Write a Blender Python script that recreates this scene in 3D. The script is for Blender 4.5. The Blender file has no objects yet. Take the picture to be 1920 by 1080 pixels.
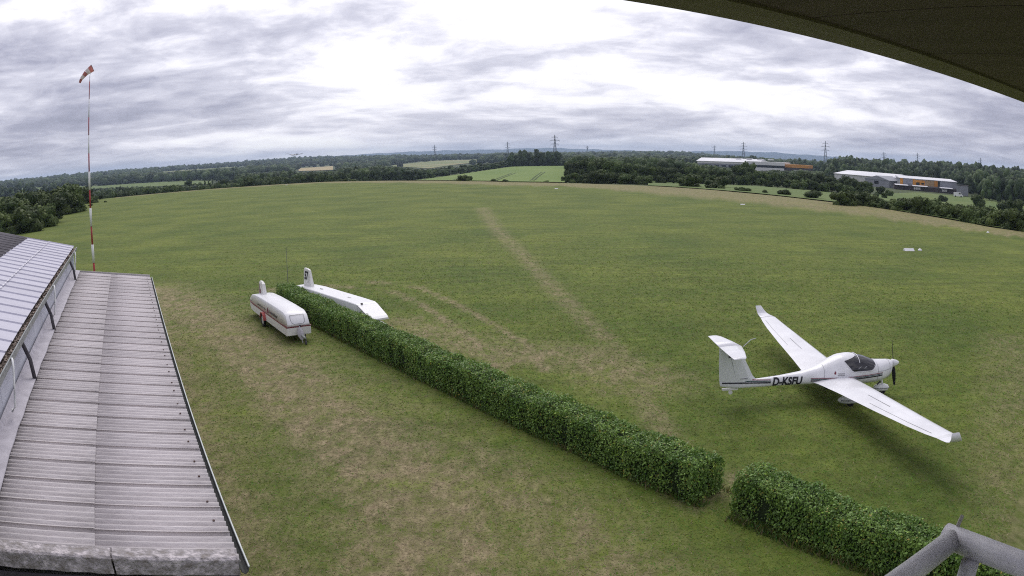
import bpy, math, random
import numpy as np
from mathutils import Vector, Matrix
R = math.radians
rng = random.Random(7)
nrng = np.random.default_rng(11)
SC = bpy.context.scene
COL = SC.collection

# ------------------------------------------------------------------ camera
CAM_H = 8.0
PITCH, ROLL = R(10.0), R(-0.7)
FPX, KD = 1450.0, -0.10                       # r = F (t + k t^3), in pixels of a 1920 wide picture
cam = bpy.data.cameras.new('camera')
cam_ob = bpy.data.objects.new('camera', cam); COL.objects.link(cam_ob)
up = Vector((math.sin(ROLL)*math.cos(PITCH), math.cos(ROLL)*math.cos(PITCH), math.sin(PITCH)))
fw = Vector((0, 0, -1)); fw = (fw - fw.dot(up)*up).normalized(); rt = fw.cross(up)
M = Matrix((rt, fw, up)).to_4x4()             # camera axes -> world axes
M.translation = (0, 0, CAM_H)
cam_ob.matrix_world = M
cam.type = 'PANO'
cam.panorama_type = 'FISHEYE_LENS_POLYNOMIAL'
cam.sensor_width = 36.0; cam.sensor_height = 20.25; cam.sensor_fit = 'HORIZONTAL'
cam.fisheye_fov = math.pi
_t = np.linspace(0.001, 0.95, 200); _r = FPX*(_t+KD*_t**3)*36.0/1920
_k = np.linalg.lstsq(np.stack([_r, _r**2, _r**3, _r**4], 1), _t, rcond=None)[0]
cam.fisheye_polynomial_k0 = 0.0
cam.fisheye_polynomial_k1, cam.fisheye_polynomial_k2, cam.fisheye_polynomial_k3, cam.fisheye_polynomial_k4 = [float(-k) for k in _k]
cam.clip_start = 0.05; cam.clip_end = 40000
SC.camera = cam_ob

# ------------------------------------------------------------------ sky, sun, exposure
SUN_AZ, SUN_EL = R(-6), R(50)
world = bpy.data.worlds.new('World'); SC.world = world; world.use_nodes = True
def build_world():
    nt = world.node_tree; nt.nodes.clear(); N = nt.nodes.new; L = nt.links.new
    def math_(op, a, b=None, c=None):
        n = N('ShaderNodeMath'); n.operation = op
        for i, v in enumerate((a, b, c)):
            if v is None: continue
            if isinstance(v, (int, float)): n.inputs[i].default_value = v
            else: L(v, n.inputs[i])
        return n.outputs[0]
    out = N('ShaderNodeOutputWorld')
    sky = N('ShaderNodeTexSky'); sky.sky_type = 'NISHITA'; sky.sun_disc = False
    sky.sun_elevation = SUN_EL; sky.sun_rotation = SUN_AZ; sky.altitude = 400
    bg1 = N('ShaderNodeBackground'); L(sky.outputs[0], bg1.inputs[0]); bg1.inputs[1].default_value = 0.10
    tc = N('ShaderNodeTexCoord'); sep = N('ShaderNodeSeparateXYZ'); L(tc.outputs['Generated'], sep.inputs[0])
    zp = math_('MAXIMUM', sep.outputs[2], 0.0)
    zw = math_('DIVIDE', zp, math_('ADD', zp, .30))            # cloud rows close up towards the horizon
    def noise(sx, sz, ox, oz, detail, rough, dist):
        cb = N('ShaderNodeCombineXYZ')
        L(math_('MULTIPLY_ADD', sep.outputs[0], sx, ox), cb.inputs[0]); L(math_('MULTIPLY', sep.outputs[1], sx), cb.inputs[1]); L(math_('MULTIPLY_ADD', zw, sz, oz), cb.inputs[2])
        n = N('ShaderNodeTexNoise'); n.inputs['Scale'].default_value = 1.0
        n.inputs['Detail'].default_value = detail; n.inputs['Roughness'].default_value = rough
        n.inputs['Distortion'].default_value = dist
        L(cb.outputs[0], n.inputs['Vector']); return n.outputs[0]
    n1 = noise(3.0, 8.5, 3.3, 1.7, 10, .56, .30)          # big cloud bodies
    n2 = noise(13.0, 30.0, 7.1, 4.4, 9, .60, .45)          # folds
    n3 = noise(1.3, 2.2, 9.0, 2.0, 3, .5, .2)             # thick and thin regions
    # height of the look direction: thin bright band over the horizon
    d = math_('ADD', math_('MULTIPLY', n1, .72), math_('ADD', math_('MULTIPLY', n2, .30), math_('MULTIPLY', n3, .30)))
    # veiled sun behind the cloud
    sd = (math.sin(SUN_AZ)*math.cos(R(19)), math.cos(SUN_AZ)*math.cos(R(19)), math.sin(R(19)))
    dot = N('ShaderNodeVectorMath'); dot.operation = 'DOT_PRODUCT'
    L(tc.outputs['Generated'], dot.inputs[0]); dot.inputs[1].default_value = sd
    glow = math_('POWER', math_('MAXIMUM', dot.outputs['Value'], 0.0), 9.0)
    ramp = N('ShaderNodeValToRGB'); cr = ramp.color_ramp
    L(math_('SUBTRACT', d, math_('MULTIPLY', glow, .11)), ramp.inputs[0])
    cr.elements[0].position = .497; cr.elements[0].color = (1.0, .985, 1.0, 1)
    cr.elements[1].position = .86; cr.elements[1].color = (.20, .20, .275, 1)
    for p, c in ((.565, (.86, .84, .91)), (.635, (.60, .59, .68)), (.74, (.36, .355, .45))):
        e = cr.elements.new(p); e.color = (*c, 1)
    bg2 = N('ShaderNodeBackground'); L(ramp.outputs[0], bg2.inputs[0]); bg2.inputs[1].default_value = 1.0
    mix = N('ShaderNodeMixShader'); mix.inputs[0].default_value = .94
    L(bg1.outputs[0], mix.inputs[1]); L(bg2.outputs[0], mix.inputs[2]); L(mix.outputs[0], out.inputs[0])
build_world()
sun = bpy.data.lights.new('sun', 'SUN'); sun.energy = 1.4; sun.angle = R(42); sun.color = (1.0, .965, .91)
sun_ob = bpy.data.objects.new('sun', sun); COL.objects.link(sun_ob)
sdir = Vector((math.sin(SUN_AZ)*math.cos(SUN_EL), math.cos(SUN_AZ)*math.cos(SUN_EL), math.sin(SUN_EL)))
sun_ob.rotation_euler = sdir.to_track_quat('Z', 'Y').to_euler(); sun_ob.location = (0, 0, 60)
SC.view_settings.view_transform = 'Standard'; SC.view_settings.look = 'None'
SC.view_settings.exposure = 0.32; SC.view_settings.gamma = 1.0; SC.view_settings.use_curve_mapping = False
SC.render.engine = 'CYCLES'
SC.cycles.use_denoising = False; SC.cycles.filter_width = 1.1
SC.cycles.max_bounces = 5; SC.cycles.volume_bounces = 0; SC.cycles.transparent_max_bounces = 8
SC.cycles.sample_clamp_indirect = 4

# ------------------------------------------------------------------ materials
MATS = {}
def mat(name, c1, c2=None, rough=.7, scale=4.0, detail=4, bump=0.0, bscale=None, metallic=0.0, spec=.3,
        stretch=(1, 1, 1), c3=None, coat=0.0, obj_var=0.0, attr=None, lo=.35, hi=.65, trans=0.0):
    """two or three colour noise mix in object space, optional bump, per-object tint and colour attribute"""
    if name in MATS: return MATS[name]
    m = bpy.data.materials.new(name); m.use_nodes = True; MATS[name] = m
    nt = m.node_tree; N = nt.nodes.new; L = nt.links.new; b = nt.nodes['Principled BSDF']
    b.inputs['Roughness'].default_value = rough; b.inputs['Metallic'].default_value = metallic
    b.inputs['Specular IOR Level'].default_value = spec; b.inputs['Coat Weight'].default_value = coat
    tc = N('ShaderNodeTexCoord'); mp = N('ShaderNodeMapping'); mp.inputs['Scale'].default_value = stretch
    L(tc.outputs['Object'], mp.inputs[0])
    if c2 is None: c2 = tuple(x*.86 for x in c1)
    n = N('ShaderNodeTexNoise'); n.inputs['Scale'].default_value = scale; n.inputs['Detail'].default_value = detail
    n.inputs['Roughness'].default_value = .6; L(mp.outputs[0], n.inputs['Vector'])
    r = N('ShaderNodeValToRGB'); L(n.outputs[0], r.inputs[0]); e = r.color_ramp.elements
    e[0].position = lo; e[0].color = (*c1, 1); e[1].position = hi; e[1].color = (*c2, 1)
    if c3: x = e.new((lo+hi)/2); x.color = (*c3, 1)
    col = r.outputs[0]
    if obj_var:
        oi = N('ShaderNodeObjectInfo'); mr = N('ShaderNodeMapRange'); L(oi.outputs['Random'], mr.inputs[0])
        mr.inputs[3].default_value = 1-obj_var; mr.inputs[4].default_value = 1+obj_var
        mx = N('ShaderNodeVectorMath'); mx.operation = 'SCALE'; L(col, mx.inputs[0]); L(mr.outputs[0], mx.inputs['Scale']); col = mx.outputs[0]
    if attr:
        at = N('ShaderNodeAttribute'); at.attribute_name = attr
        mx = N('ShaderNodeVectorMath'); mx.operation = 'MULTIPLY'; L(col, mx.inputs[0]); L(at.outputs['Color'], mx.inputs[1]); col = mx.outputs[0]
    L(col, b.inputs['Base Color'])
    if trans:
        tr = N('ShaderNodeBsdfTranslucent'); L(col, tr.inputs[0]); ms = N('ShaderNodeMixShader'); ms.inputs[0].default_value = trans
        L(b.outputs[0], ms.inputs[1]); L(tr.outputs[0], ms.inputs[2]); L(ms.outputs[0], nt.nodes['Material Output'].inputs[0])
    if bump:
        n2 = N('ShaderNodeTexNoise'); n2.inputs['Scale'].default_value = bscale or scale*4; n2.inputs['Detail'].default_value = 5
        L(mp.outputs[0], n2.inputs['Vector']); bp = N('ShaderNodeBump'); bp.inputs['Strength'].default_value = bump
        bp.inputs['Distance'].default_value = .05; L(n2.outputs[0], bp.inputs['Height']); L(bp.outputs[0], b.inputs['Normal'])
    return m

# ------------------------------------------------------------------ mesh helpers
class MB:
    def __init__(s): s.v = []; s.f = []
    def add(s, vs, fs):
        o = len(s.v); s.v += [tuple(x) for x in vs]; s.f += [tuple(i+o for i in f) for f in fs]; return s
    def box(s, x0, x1, y0, y1, z0, z1):
        return s.add([(x0,y0,z0),(x1,y0,z0),(x1,y1,z0),(x0,y1,z0),(x0,y0,z1),(x1,y0,z1),(x1,y1,z1),(x0,y1,z1)],
              [(0,3,2,1),(4,5,6,7),(0,1,5,4),(1,2,6,5),(2,3,7,6),(3,0,4,7)])
    def hexa(s, b, t):   # bottom and top quads (counter-clockwise)
        return s.add(list(b)+list(t), [(0,3,2,1),(4,5,6,7),(0,1,5,4),(1,2,6,5),(2,3,7,6),(3,0,4,7)])
    def tube(s, pts, r, n=8, r1=None, cap=True):
        pts = [Vector(p) for p in pts]; m = len(pts); rings = []
        for i, p in enumerate(pts):
            t = ((pts[min(i+1, m-1)]-pts[i]).normalized() + (pts[i]-pts[max(i-1, 0)]).normalized()).normalized()
            a = t.cross(Vector((0, 0, 1)) if abs(t.z) < .9 else Vector((1, 0, 0))).normalized(); b = t.cross(a)
            q = r if r1 is None else r+(r1-r)*i/(m-1)
            if isinstance(r, (list, tuple)): q = r[i]
            rings.append([p+(a*math.cos(2*math.pi*k/n)+b*math.sin(2*math.pi*k/n))*q for k in range(n)])
        return s.loft(rings, cap)
    def loft(s, rings, cap=True, close=True):
        n = len(rings[0]); vs = [p for g in rings for p in g]; fs = []
        for i in range(len(rings)-1):
            for k in range(n if close else n-1):
                fs.append((i*n+k, i*n+(k+1) % n, (i+1)*n+(k+1) % n, (i+1)*n+k))
        if cap: fs += [tuple(range(n))[::-1], tuple((len(rings)-1)*n+k for k in range(n))]
        return s.add(vs, fs)
    def prism(s, poly, x0, x1, axis='x'):   # polygon in the other two axes extruded along axis
        def P(a, b, x): return {'x': (x, a, b), 'y': (a, x, b), 'z': (a, b, x)}[axis]
        n = len(poly); return s.add([P(a, b, x0) for a, b in poly]+[P(a, b, x1) for a, b in poly],
            [tuple(range(n))[::-1], tuple(range(n, 2*n))]+[(i, (i+1) % n, n+(i+1) % n, n+i) for i in range(n)])
    def mesh(s, name, m, smooth=False, recalc=True):
        me = bpy.data.meshes.new(name); me.from_pydata(s.v, [], s.f)
        if recalc:
            import bmesh
            bm = bmesh.new(); bm.from_mesh(me); bmesh.ops.recalc_face_normals(bm, faces=bm.faces); bm.to_mesh(me); bm.free()
        if m: me.materials.append(m)
        if smooth: me.polygons.foreach_set('use_smooth', [True]*len(me.polygons))
        me.update(); return me
    def build(s, name, m, parent=None, smooth=False, recalc=True, bevel=0):
        o = link(name, s.mesh(name, m, smooth, recalc), parent)
        if bevel: md = o.modifiers.new('bevel', 'BEVEL'); md.width = bevel; md.segments = 2; md.limit_method = 'ANGLE'
        return o
def link(name, me, parent=None):
    o = bpy.data.objects.new(name, me); COL.objects.link(o)
    if parent is not None: o.parent = parent
    return o
def np_mesh(name, V, F, m, smooth=False, cols=None, cname='tint'):
    V = np.asarray(V, np.float32).reshape(-1, 3); F = np.asarray(F, np.int32); k = F.shape[1]
    me = bpy.data.meshes.new(name); me.vertices.add(len(V)); me.vertices.foreach_set('co', V.ravel())
    me.loops.add(F.size); me.loops.foreach_set('vertex_index', F.ravel())
    me.polygons.add(len(F)); me.polygons.foreach_set('loop_start', np.arange(0, F.size, k, dtype=np.int32))
    me.polygons.foreach_set('loop_total', np.full(len(F), k, np.int32))
    if smooth: me.polygons.foreach_set('use_smooth', np.ones(len(F), bool))
    if m: me.materials.append(m)
    if cols is not None:
        a = me.color_attributes.new(cname, 'FLOAT_COLOR', 'POINT'); c = np.ones((len(V), 4), np.float32); c[:, :3] = cols; a.data.foreach_set('color', c.ravel())
    me.update(calc_edges=True); me.validate(); return me
def tag(o, label, cat, group=None):
    o['label'] = label; o['category'] = cat
    if group: o['group'] = group
    return o
def struct(o, kind='structure', label=None): 
    o['kind'] = kind
    if label: o['label'] = label
    return o
def empty(name, loc=(0, 0, 0), rz=0.0):
    o = bpy.data.objects.new(name, None); COL.objects.link(o); o.location = loc; o.rotation_euler = (0, 0, rz); o.empty_display_size = .3
    return o
def text_mesh(body, size, bold=0.0):
    cu = bpy.data.curves.new('lettering', 'FONT'); cu.body = body; cu.size = size; cu.offset = bold; cu.align_x = 'LEFT'
    o = bpy.data.objects.new('lettering', cu); COL.objects.link(o)
    dg = bpy.context.evaluated_depsgraph_get(); me = bpy.data.meshes.new_from_object(o.evaluated_get(dg))
    bpy.data.objects.remove(o); bpy.data.curves.remove(cu); me.materials.clear()
    import bmesh
    bm = bmesh.new(); bm.from_mesh(me); ys = [v.co.y for v in bm.verts]; y0, y1 = min(ys), max(ys)
    for k in range(1, 9):
        bmesh.ops.bisect_plane(bm, geom=bm.verts[:]+bm.edges[:]+bm.faces[:], plane_co=(0, y0+(y1-y0)*k/9, 0), plane_no=(0, 1, 0))
    bm.to_mesh(me); bm.free(); return me

# ------------------------------------------------------------------ terrain shape
AZ_E = [-180, -32, -14, -6, 0, 11.6, 21.7, 30, 37, 45, 180]
D_E = [265, 265, 268, 236, 210, 183, 150, 127, 110, 104, 104]
def edge(az): return np.interp(az, AZ_E, D_E)
ROWD = np.array([320, 450, 700, 1000, 1400, 2000, 3000, 4500])
TAB = {-180: [-3,-2.2,-1.5,-1,-.7,-.4,0,.1], -46: [-3.6,-2.2,-1.3,-.8,-.42,-.02,.2,.3], -40: [-3.5,-2.2,-1.3,-.8,-.42,-.02,.2,.3], -31: [-3.0,-2.5,-1.7,-1.1,-.75,-.45,0,.1], -22: [-2.9,-2.4,-1.65,-1.3,-.8,-.5,-.1,.05],
       -14: [-2.8,-2.3,-1.65,-1.35,-1.05,-.6,-.15,.1], -6: [-2.05,-1.85,-1.55,-1.35,-1.05,-.5,-.25,-.2], 0: [-2.05,-1.6,-1.0,-.97,-.8,-.46,-.25,-.15],
       4: [-1.95,-1.5,-.97,-.95,-.75,-.46,-.22,-.12], 12: [-2.1,-1.75,-1.35,-1.0,-.75,-.45,-.05,.05], 18: [-2.0,-1.6,-1.2,-1.0,-.8,-.6,-.4,-.3],
       24: [-2.3,-1.85,-1.4,-1.0,-.85,-.6,-.4,-.3], 30: [-2.6,-1.85,-1.4,-.95,-.7,-.5,-.3,-.2], 35: [-2.6,-1.9,-1.25,-.65,-.5,-.3,-.05,0],
       41: [-2.8,-1.9,-1.1,-.6,-.45,-.3,0,0], 180: [-3,-2.2,-1.5,-1,-.7,-.4,0,.1]}
TAZ = np.array(sorted(TAB)); TEL = np.array([TAB[a] for a in TAZ], float)
TZ = CAM_H + ROWD[None, :]*np.tan(np.radians(TEL))
def terrain_z(x, y):
    x = np.asarray(x, float); y = np.asarray(y, float)
    az = np.degrees(np.arctan2(x, y)); d = np.hypot(x, y); e = edge(az)
    cols = np.stack([np.interp(az, TAZ, TZ[:, j]) for j in range(len(ROWD))], -1)
    logd = np.log(np.maximum(d, 1.0)); lr = np.log(ROWD)
    z = np.full(d.shape, 0.0)
    t = np.clip((d-e)/(ROWD[0]-e), 0, 1); z = np.where(d <= ROWD[0], cols[..., 0]*(t*t*(3-2*t)*.55+t*.45), z)
    for j in range(len(ROWD)-1):
        s = (logd-lr[j])/(lr[j+1]-lr[j]); m = (d > ROWD[j]) & (d <= ROWD[j+1])
        z = np.where(m, cols[..., j]*(1-s)+cols[..., j+1]*s, z)
    s = np.clip((d-4500)/5500, 0, 1); z = np.where(d > 4500, cols[..., -1]*(1-s)+(-5)*s, z)
    return z
def tz(x, y): return float(terrain_z(np.array([x]), np.array([y]))[0])
def pol(az, d): a = R(az); return d*math.sin(a), d*math.cos(a)
def polar_patch(az, rows_fn, nrow, dz, name, m, cols_fn=None, smooth=True, zfun=None):
    """sheet over the terrain; rows_fn(az) -> (d0, d1)"""
    az = np.asarray(az, float); n = len(az); d0, d1 = rows_fn(az); s = np.linspace(0, 1, nrow)[:, None]
    D = np.exp(np.log(d0)[None]*(1-s)+np.log(d1)[None]*s); A = np.radians(az)[None]
    X = D*np.sin(A); Y = D*np.cos(A); Z = (zfun or terrain_z)(X, Y)+dz
    V = np.stack([X, Y, Z], -1).reshape(-1, 3); i = np.arange((nrow-1)*n).reshape(nrow-1, n)[:, :-1].ravel()
    F = np.stack([i, i+1, i+n+1, i+n], 1)
    return link(name, np_mesh(name, V, F, m, smooth, cols_fn(V) if cols_fn else None))

# ------------------------------------------------------------------ ground materials
def grass_material():
    m = bpy.data.materials.new('mown_grass'); m.use_nodes = True; nt = m.node_tree; N = nt.nodes.new; L = nt.links.new
    b = nt.nodes['Principled BSDF']; b.inputs['Roughness'].default_value = .9; b.inputs['Specular IOR Level'].default_value = .15
    tc = N('ShaderNodeTexCoord')
    def noise(scale, detail, stretch=(1, 1, 1), rough=.6):
        mp = N('ShaderNodeMapping'); mp.inputs['Scale'].default_value = stretch; L(tc.outputs['Object'], mp.inputs[0])
        n = N('ShaderNodeTexNoise'); n.inputs['Scale'].default_value = scale; n.inputs['Detail'].default_value = detail
        n.inputs['Roughness'].default_value = rough; L(mp.outputs[0], n.inputs['Vector']); return n.outputs[0]
    def ramp(f, stops):
        r = N('ShaderNodeValToRGB'); L(f, r.inputs[0]); e = r.color_ramp.elements
        for i, (p, c) in enumerate(stops):
            x = e[i] if i < 2 else e.new(p); x.position = p; x.color = (*c, 1)
        return r.outputs[0]
    def mix(f, a, c, mode='MIX'):
        n = N('ShaderNodeMix'); n.data_type = 'RGBA'; n.blend_type = mode
        for s, v in ((0, f), (6, a), (7, c)):
            if isinstance(v, (int, float)): n.inputs[s].default_value = v
            elif isinstance(v, tuple): n.inputs[s].default_value = (*v, 1)
            else: L(v, n.inputs[s])
        return n.outputs[2]
    def m_(op, a, c):
        n = N('ShaderNodeMath'); n.operation = op; n.use_clamp = True
        for i, v in enumerate((a, c)):
            if isinstance(v, (int, float)): n.inputs[i].default_value = v
            else: L(v, n.inputs[i])
        return n.outputs[0]
    g = ramp(noise(.11, 6, (1, 1.0, 1)), [(.34, (.073, .121, .0165)), (.66, (.142, .182, .031))])
    fine = noise(2.2, 8, (1, .45, 1), .78); g = mix(.9, g, ramp(fine, [(.30, (.50, .52, .48)), (.70, (1.42, 1.38, 1.30))]), 'MULTIPLY')
    streak = noise(.9, 6, (.16, 1, 1), .7); g = mix(.8, g, ramp(streak, [(.32, (.66, .68, .66)), (.68, (1.30, 1.28, 1.25))]), 'MULTIPLY')
    speck = noise(9.0, 3, (1, .5, 1), .6); g = mix(m_('MULTIPLY', ramp(speck, [(.66, (0, 0, 0)), (.76, (1, 1, 1))]), .55), g, (.21, .20, .085))
    at = N('ShaderNodeAttribute'); at.attribute_name = 'dry'
    dn = m_('ADD', m_('SUBTRACT', noise(1.4, 7, (1, .6, 1), .72), .5), 0.0)
    n1 = noise(1.6, 7, (1, .6, 1), .74); d1 = m_('MULTIPLY', m_('ADD', m_('MULTIPLY', m_('SUBTRACT', n1, .36), 3.4), .10), m_('MULTIPLY', at.outputs['Fac'], 1.4))
    straw = ramp(noise(5.0, 6, (1, .5, 1), .8), [(.3, (.12, .092, .05)), (.7, (.47, .385, .235))])
    c = mix(d1, g, straw); L(c, b.inputs['Base Color'])
    bp = N('ShaderNodeBump'); bp.inputs['Strength'].default_value = .9; bp.inputs['Distance'].default_value = .10
    L(noise(3.2, 9, (1, .6, 1), .75), bp.inputs['Height']); L(bp.outputs[0], b.inputs['Normal'])
    return m
M_GRASS = grass_material()
M_LAND = mat('rough_land', (.035, .055, .018), (.075, .095, .03), rough=.95, scale=.02, detail=6, bump=.4, bscale=.3)
M_CROP = mat('young_crop', (.13, .20, .04), (.17, .235, .055), rough=.95, scale=.03, detail=5, stretch=(1, .35, 1), bump=.4, bscale=.8)
M_MEADOW = mat('meadow', (.095, .15, .036), (.14, .18, .05), rough=.95, scale=.05, detail=6, bump=.4, bscale=.6)
M_STUBBLE = mat('pale_field', (.27, .25, .12), (.15, .20, .07), rough=.95, scale=.012, detail=4, stretch=(.4, 1, 1))
M_QUARRY = mat('bare_earth', (.44, .36, .17), (.33, .27, .16), rough=.95, scale=.06, detail=5)
M_LEAF = mat('tree_leaves', (.036, .062, .016), (.092, .128, .034), rough=.75, scale=.9, detail=3, obj_var=.42, spec=.25, trans=.15)
M_LEAFB = mat('bush_leaves', (.042, .070, .018), (.115, .15, .042), rough=.7, scale=1.2, detail=3, obj_var=.32, spec=.25, trans=.15)
M_FOREST = mat('forest_leaves', (.024, .042, .015), (.050, .074, .024), rough=.85, scale=.05, detail=3, attr='tint')
M_BARK = mat('bark', (.06, .045, .03), (.11, .085, .06), rough=.95, scale=6)
M_HILL = mat('hazy_wooded_slope', (.05, .085, .12), (.06, .10, .135), rough=1, scale=.002, detail=4)  # bluish base colour carries some of the distance haze

# ------------------------------------------------------------------ ground sheets
az_full = np.concatenate([np.arange(-180, -54, 6.0), np.arange(-54, 54, .5), np.arange(54, 181, 6.0)])
_lr = np.concatenate([np.geomspace(2.0, 90, 8), np.geomspace(95, 320, 28)[1:], np.geomspace(330, 11500, 70)])
def land():
    n = len(az_full); D = _lr[:, None]; A = np.radians(az_full)[None]
    X = D*np.sin(A); Y = D*np.cos(A); Z = terrain_z(X, Y)-.35
    V = np.stack([X, Y, Z], -1).reshape(-1, 3); V = np.vstack([V, [[0, 0, -.35]]])
    i = np.arange((len(_lr)-1)*n).reshape(-1, n)[:, :-1].ravel(); F = np.stack([i, i+1, i+n+1, i+n], 1)
    c = len(V)-1; k = np.arange(n-1); T = np.stack([np.full(n-1, c), k+1, k, k], 1)
    return struct(link('terrain', np_mesh('terrain', V, F, M_LAND, True)))
land()
TAN_AZ, TAN_D = [-50, -20, -14, -6, 0, 3.3, 11.6, 21.8, 30.2, 36.4, 45], [262, 262, 258, 214, 185, 183, 142, 118, 106, 101, 96]
WORN = [(-24, 46), (-20.5, 42.3), (-15.6, 36.2), (-11.8, 31.3), (-9.0, 27.2), (-6.1, 22.5), (-3.8, 19.1), (-2.4, 17.0), (-1.9, 14.6), (-1.8, 11)]
TRACK = [(-4.2, 113), (-1.6, 81), (.9, 59.7), (2.5, 44.3), (3.7, 35.1), (4.3, 30.1), (4.3, 23.3), (4.5, 17)]
GUT = [(-21.6, 41.6), (-13.4, 27.0), (-8.3, 17.9), (-5.2, 12.4)]
ARC = [(-12, 47), (-7.3, 45), (-4.9, 40.7), (-2.8, 35.4), (-1.4, 31.3), (-.4, 27.4)]
ARC2 = [(-10, 49), (-5.6, 46), (-3.2, 41), (-1.0, 35.8), (.6, 31.6), (1.2, 27.6)]
def seg_dist(X, Y, P):
    best = np.full(X.shape, 1e9)
    for (ax, ay), (bx, by) in zip(P[:-1], P[1:]):
        dx, dy = bx-ax, by-ay; t = np.clip(((X-ax)*dx+(Y-ay)*dy)/(dx*dx+dy*dy), 0, 1)
        best = np.minimum(best, np.hypot(X-ax-t*dx, Y-ay-t*dy))
    return best
def dryness(X, Y):
    g = lambda d, w: np.exp(-(d/w)**2)
    v = .10+0*X
    v = np.maximum(v, 1.0*g(seg_dist(X, Y, WORN), 2.0))
    v = np.maximum(v, .48*g(seg_dist(X, Y, WORN), 4.0))
    v = np.maximum(v, .62*g(seg_dist(X, Y, GUT), 1.7))
    v = np.maximum(v, .55*g(seg_dist(X, Y, TRACK), .40+.007*np.hypot(X, Y)))
    v = np.maximum(v, .95*g(seg_dist(X, Y, ARC), .22)); v = np.maximum(v, .95*g(seg_dist(X, Y, ARC2), .22)); v = np.maximum(v, .8*g(seg_dist(X, Y, [(-24, 43.6), (-16.5, 45.6), (-10, 46.5)]), .25)); v = np.maximum(v, .7*g(seg_dist(X, Y, [(-22, 41.6), (-15.8, 43.6)]), .2))
    v = np.maximum(v, .60*g(seg_dist(X, Y, [(-5.2, 35.6), (-1.8, 31.2), (2.6, 29.6), (4.6, 26)]), 2.2))
    v = np.maximum(v, 1.0*g(seg_dist(X, Y, [(-.9, 28.0), (2.0, 30.5)]), .3))
    v = np.maximum(v, .55*g(seg_dist(X, Y, [(-1.5, 19), (1, 15), (2.5, 11)]), 2.0))
    v = np.maximum(v, .38*g(seg_dist(X, Y, [(24, 28.9), (17.5, 20), (13.5, 15), (12, 11.5)]), 2.2))
    v = np.maximum(v, .6*g(seg_dist(X, Y, [(4.3, 16.2), (5.4, 17.0)]), .8))
    az = np.degrees(np.arctan2(X, Y)); d = np.hypot(X, Y); td = np.interp(az, TAN_AZ, TAN_D); wv = 2.0*np.sin(az*2.1)+1.5*np.sin(az*5.3+1)
    v = np.maximum(v, .80*np.clip((d-td-wv)/np.maximum((edge(az)-td)*.45, 3.0), 0, 1)**.8*(az > -30))       # unmown far margin
    return np.clip(v, 0, 1)
def airfield():
    az = np.concatenate([np.arange(-180, -52, 6.0), np.arange(-52, 52, .35), np.arange(52, 181, 6.0)]); n = len(az)
    s = np.linspace(0, 1, 190)[:, None]; s = 1-(1-s)**1.15; e = edge(az)[None]+4; D = np.exp(math.log(4.0)*(1-s)+np.log(e)*s); A = np.radians(az)[None]
    X = D*np.sin(A); Y = D*np.cos(A); Z = .03*np.sin(X*.21+1)*np.sin(Y*.17)*np.clip((D-30)/60, 0, 1)
    V = np.stack([X, Y, Z], -1).reshape(-1, 3)
    i = np.arange(189*n).reshape(-1, n)[:, :-1].ravel(); F = np.stack([i, i+1, i+n+1, i+n], 1)
    me = np_mesh('airfield', V, F, M_GRASS, True)
    a = me.attributes.new('dry', 'FLOAT', 'POINT'); a.data.foreach_set('value', dryness(V[:, 0], V[:, 1]).astype(np.float32))
    return struct(link('airfield', me))
airfield()
# strips and fields lying on the land
az_v = np.arange(-50, 50.1, .5)
struct(polar_patch(np.arange(-10.4, 4.3, .3), lambda a: (edge(a)+5, np.interp(a, [-10.4, -6, 0, 4.3], [330, 520, 690, 720])), 40, .25, 'crop_field', M_CROP))
struct(polar_patch(np.arange(10.2, 48, .5), lambda a: (edge(a)+5, np.interp(a, [10, 13, 18, 26, 31, 36, 48], [430, 262, 258, 300, 420, 420, 430])), 20, .2, 'meadow', M_MEADOW))
struct(polar_patch(np.arange(-46, -22, .5), lambda a: (np.interp(a, [-46, -31, -22], [1250, 1020, 960]), np.interp(a, [-46, -38, -31, -24, -22], [1750, 1700, 1360, 1180, 1080])), 12, .5, 'far_meadow', M_MEADOW))
struct(polar_patch(np.arange(-8.8, -.5, .3), lambda a: (np.interp(a, [-8.8, -6, -.5], [1650, 1420, 1850]), np.interp(a, [-8.8, -5, -.5], [1750, 2150, 2150])), 12, .5, 'forest_clearing', M_STUBBLE))
struct(polar_patch(np.arange(-26.5, -20, .5), lambda a: (np.interp(a, [-26, -20], [2420, 2420]), np.interp(a, [-26, -20], [2560, 2600])), 5, 2.0, 'hillside_strip', M_STUBBLE))
struct(polar_patch(np.arange(-15.8, -13.2, .2), lambda a: (np.interp(a, [-15.8, -13.2], [1600, 1600]), np.interp(a, [-15.8, -13.2], [1950, 2050])), 8, 1.0, 'quarry_floor', M_QUARRY))
struct(polar_patch(np.arange(20.5, 25, .3), lambda a: (1120+0*a, 1330+0*a), 6, .5, 'hill_meadow', M_MEADOW))

# tractor lines pressed into the crop
mb = MB()
for a0, a1 in ((-7.4, -6.6), (-7.1, -6.3), (-5.0, -3.5), (-4.7, -3.2), (-1.9, .1), (-1.6, .4), (1.3, 2.3), (1.55, 2.55)):
    L1 = []; 
    for k in range(13):
        s = k/12; d = 255*(1-s)+480*s; x, y = pol(a0+(a1-a0)*s, d); L1.append((x, y, tz(x, y)+.33))
    for (p, q) in zip(L1[:-1], L1[1:]): mb.add([(p[0]-.3, p[1], p[2]), (p[0]+.3, p[1], p[2]), (q[0]+.3, q[1], q[2]), (q[0]-.3, q[1], q[2])], [(0, 1, 2, 3)])
struct(mb.build('tractor_track', mat('pressed_crop', (.045, .07, .02), rough=.95)))
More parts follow.
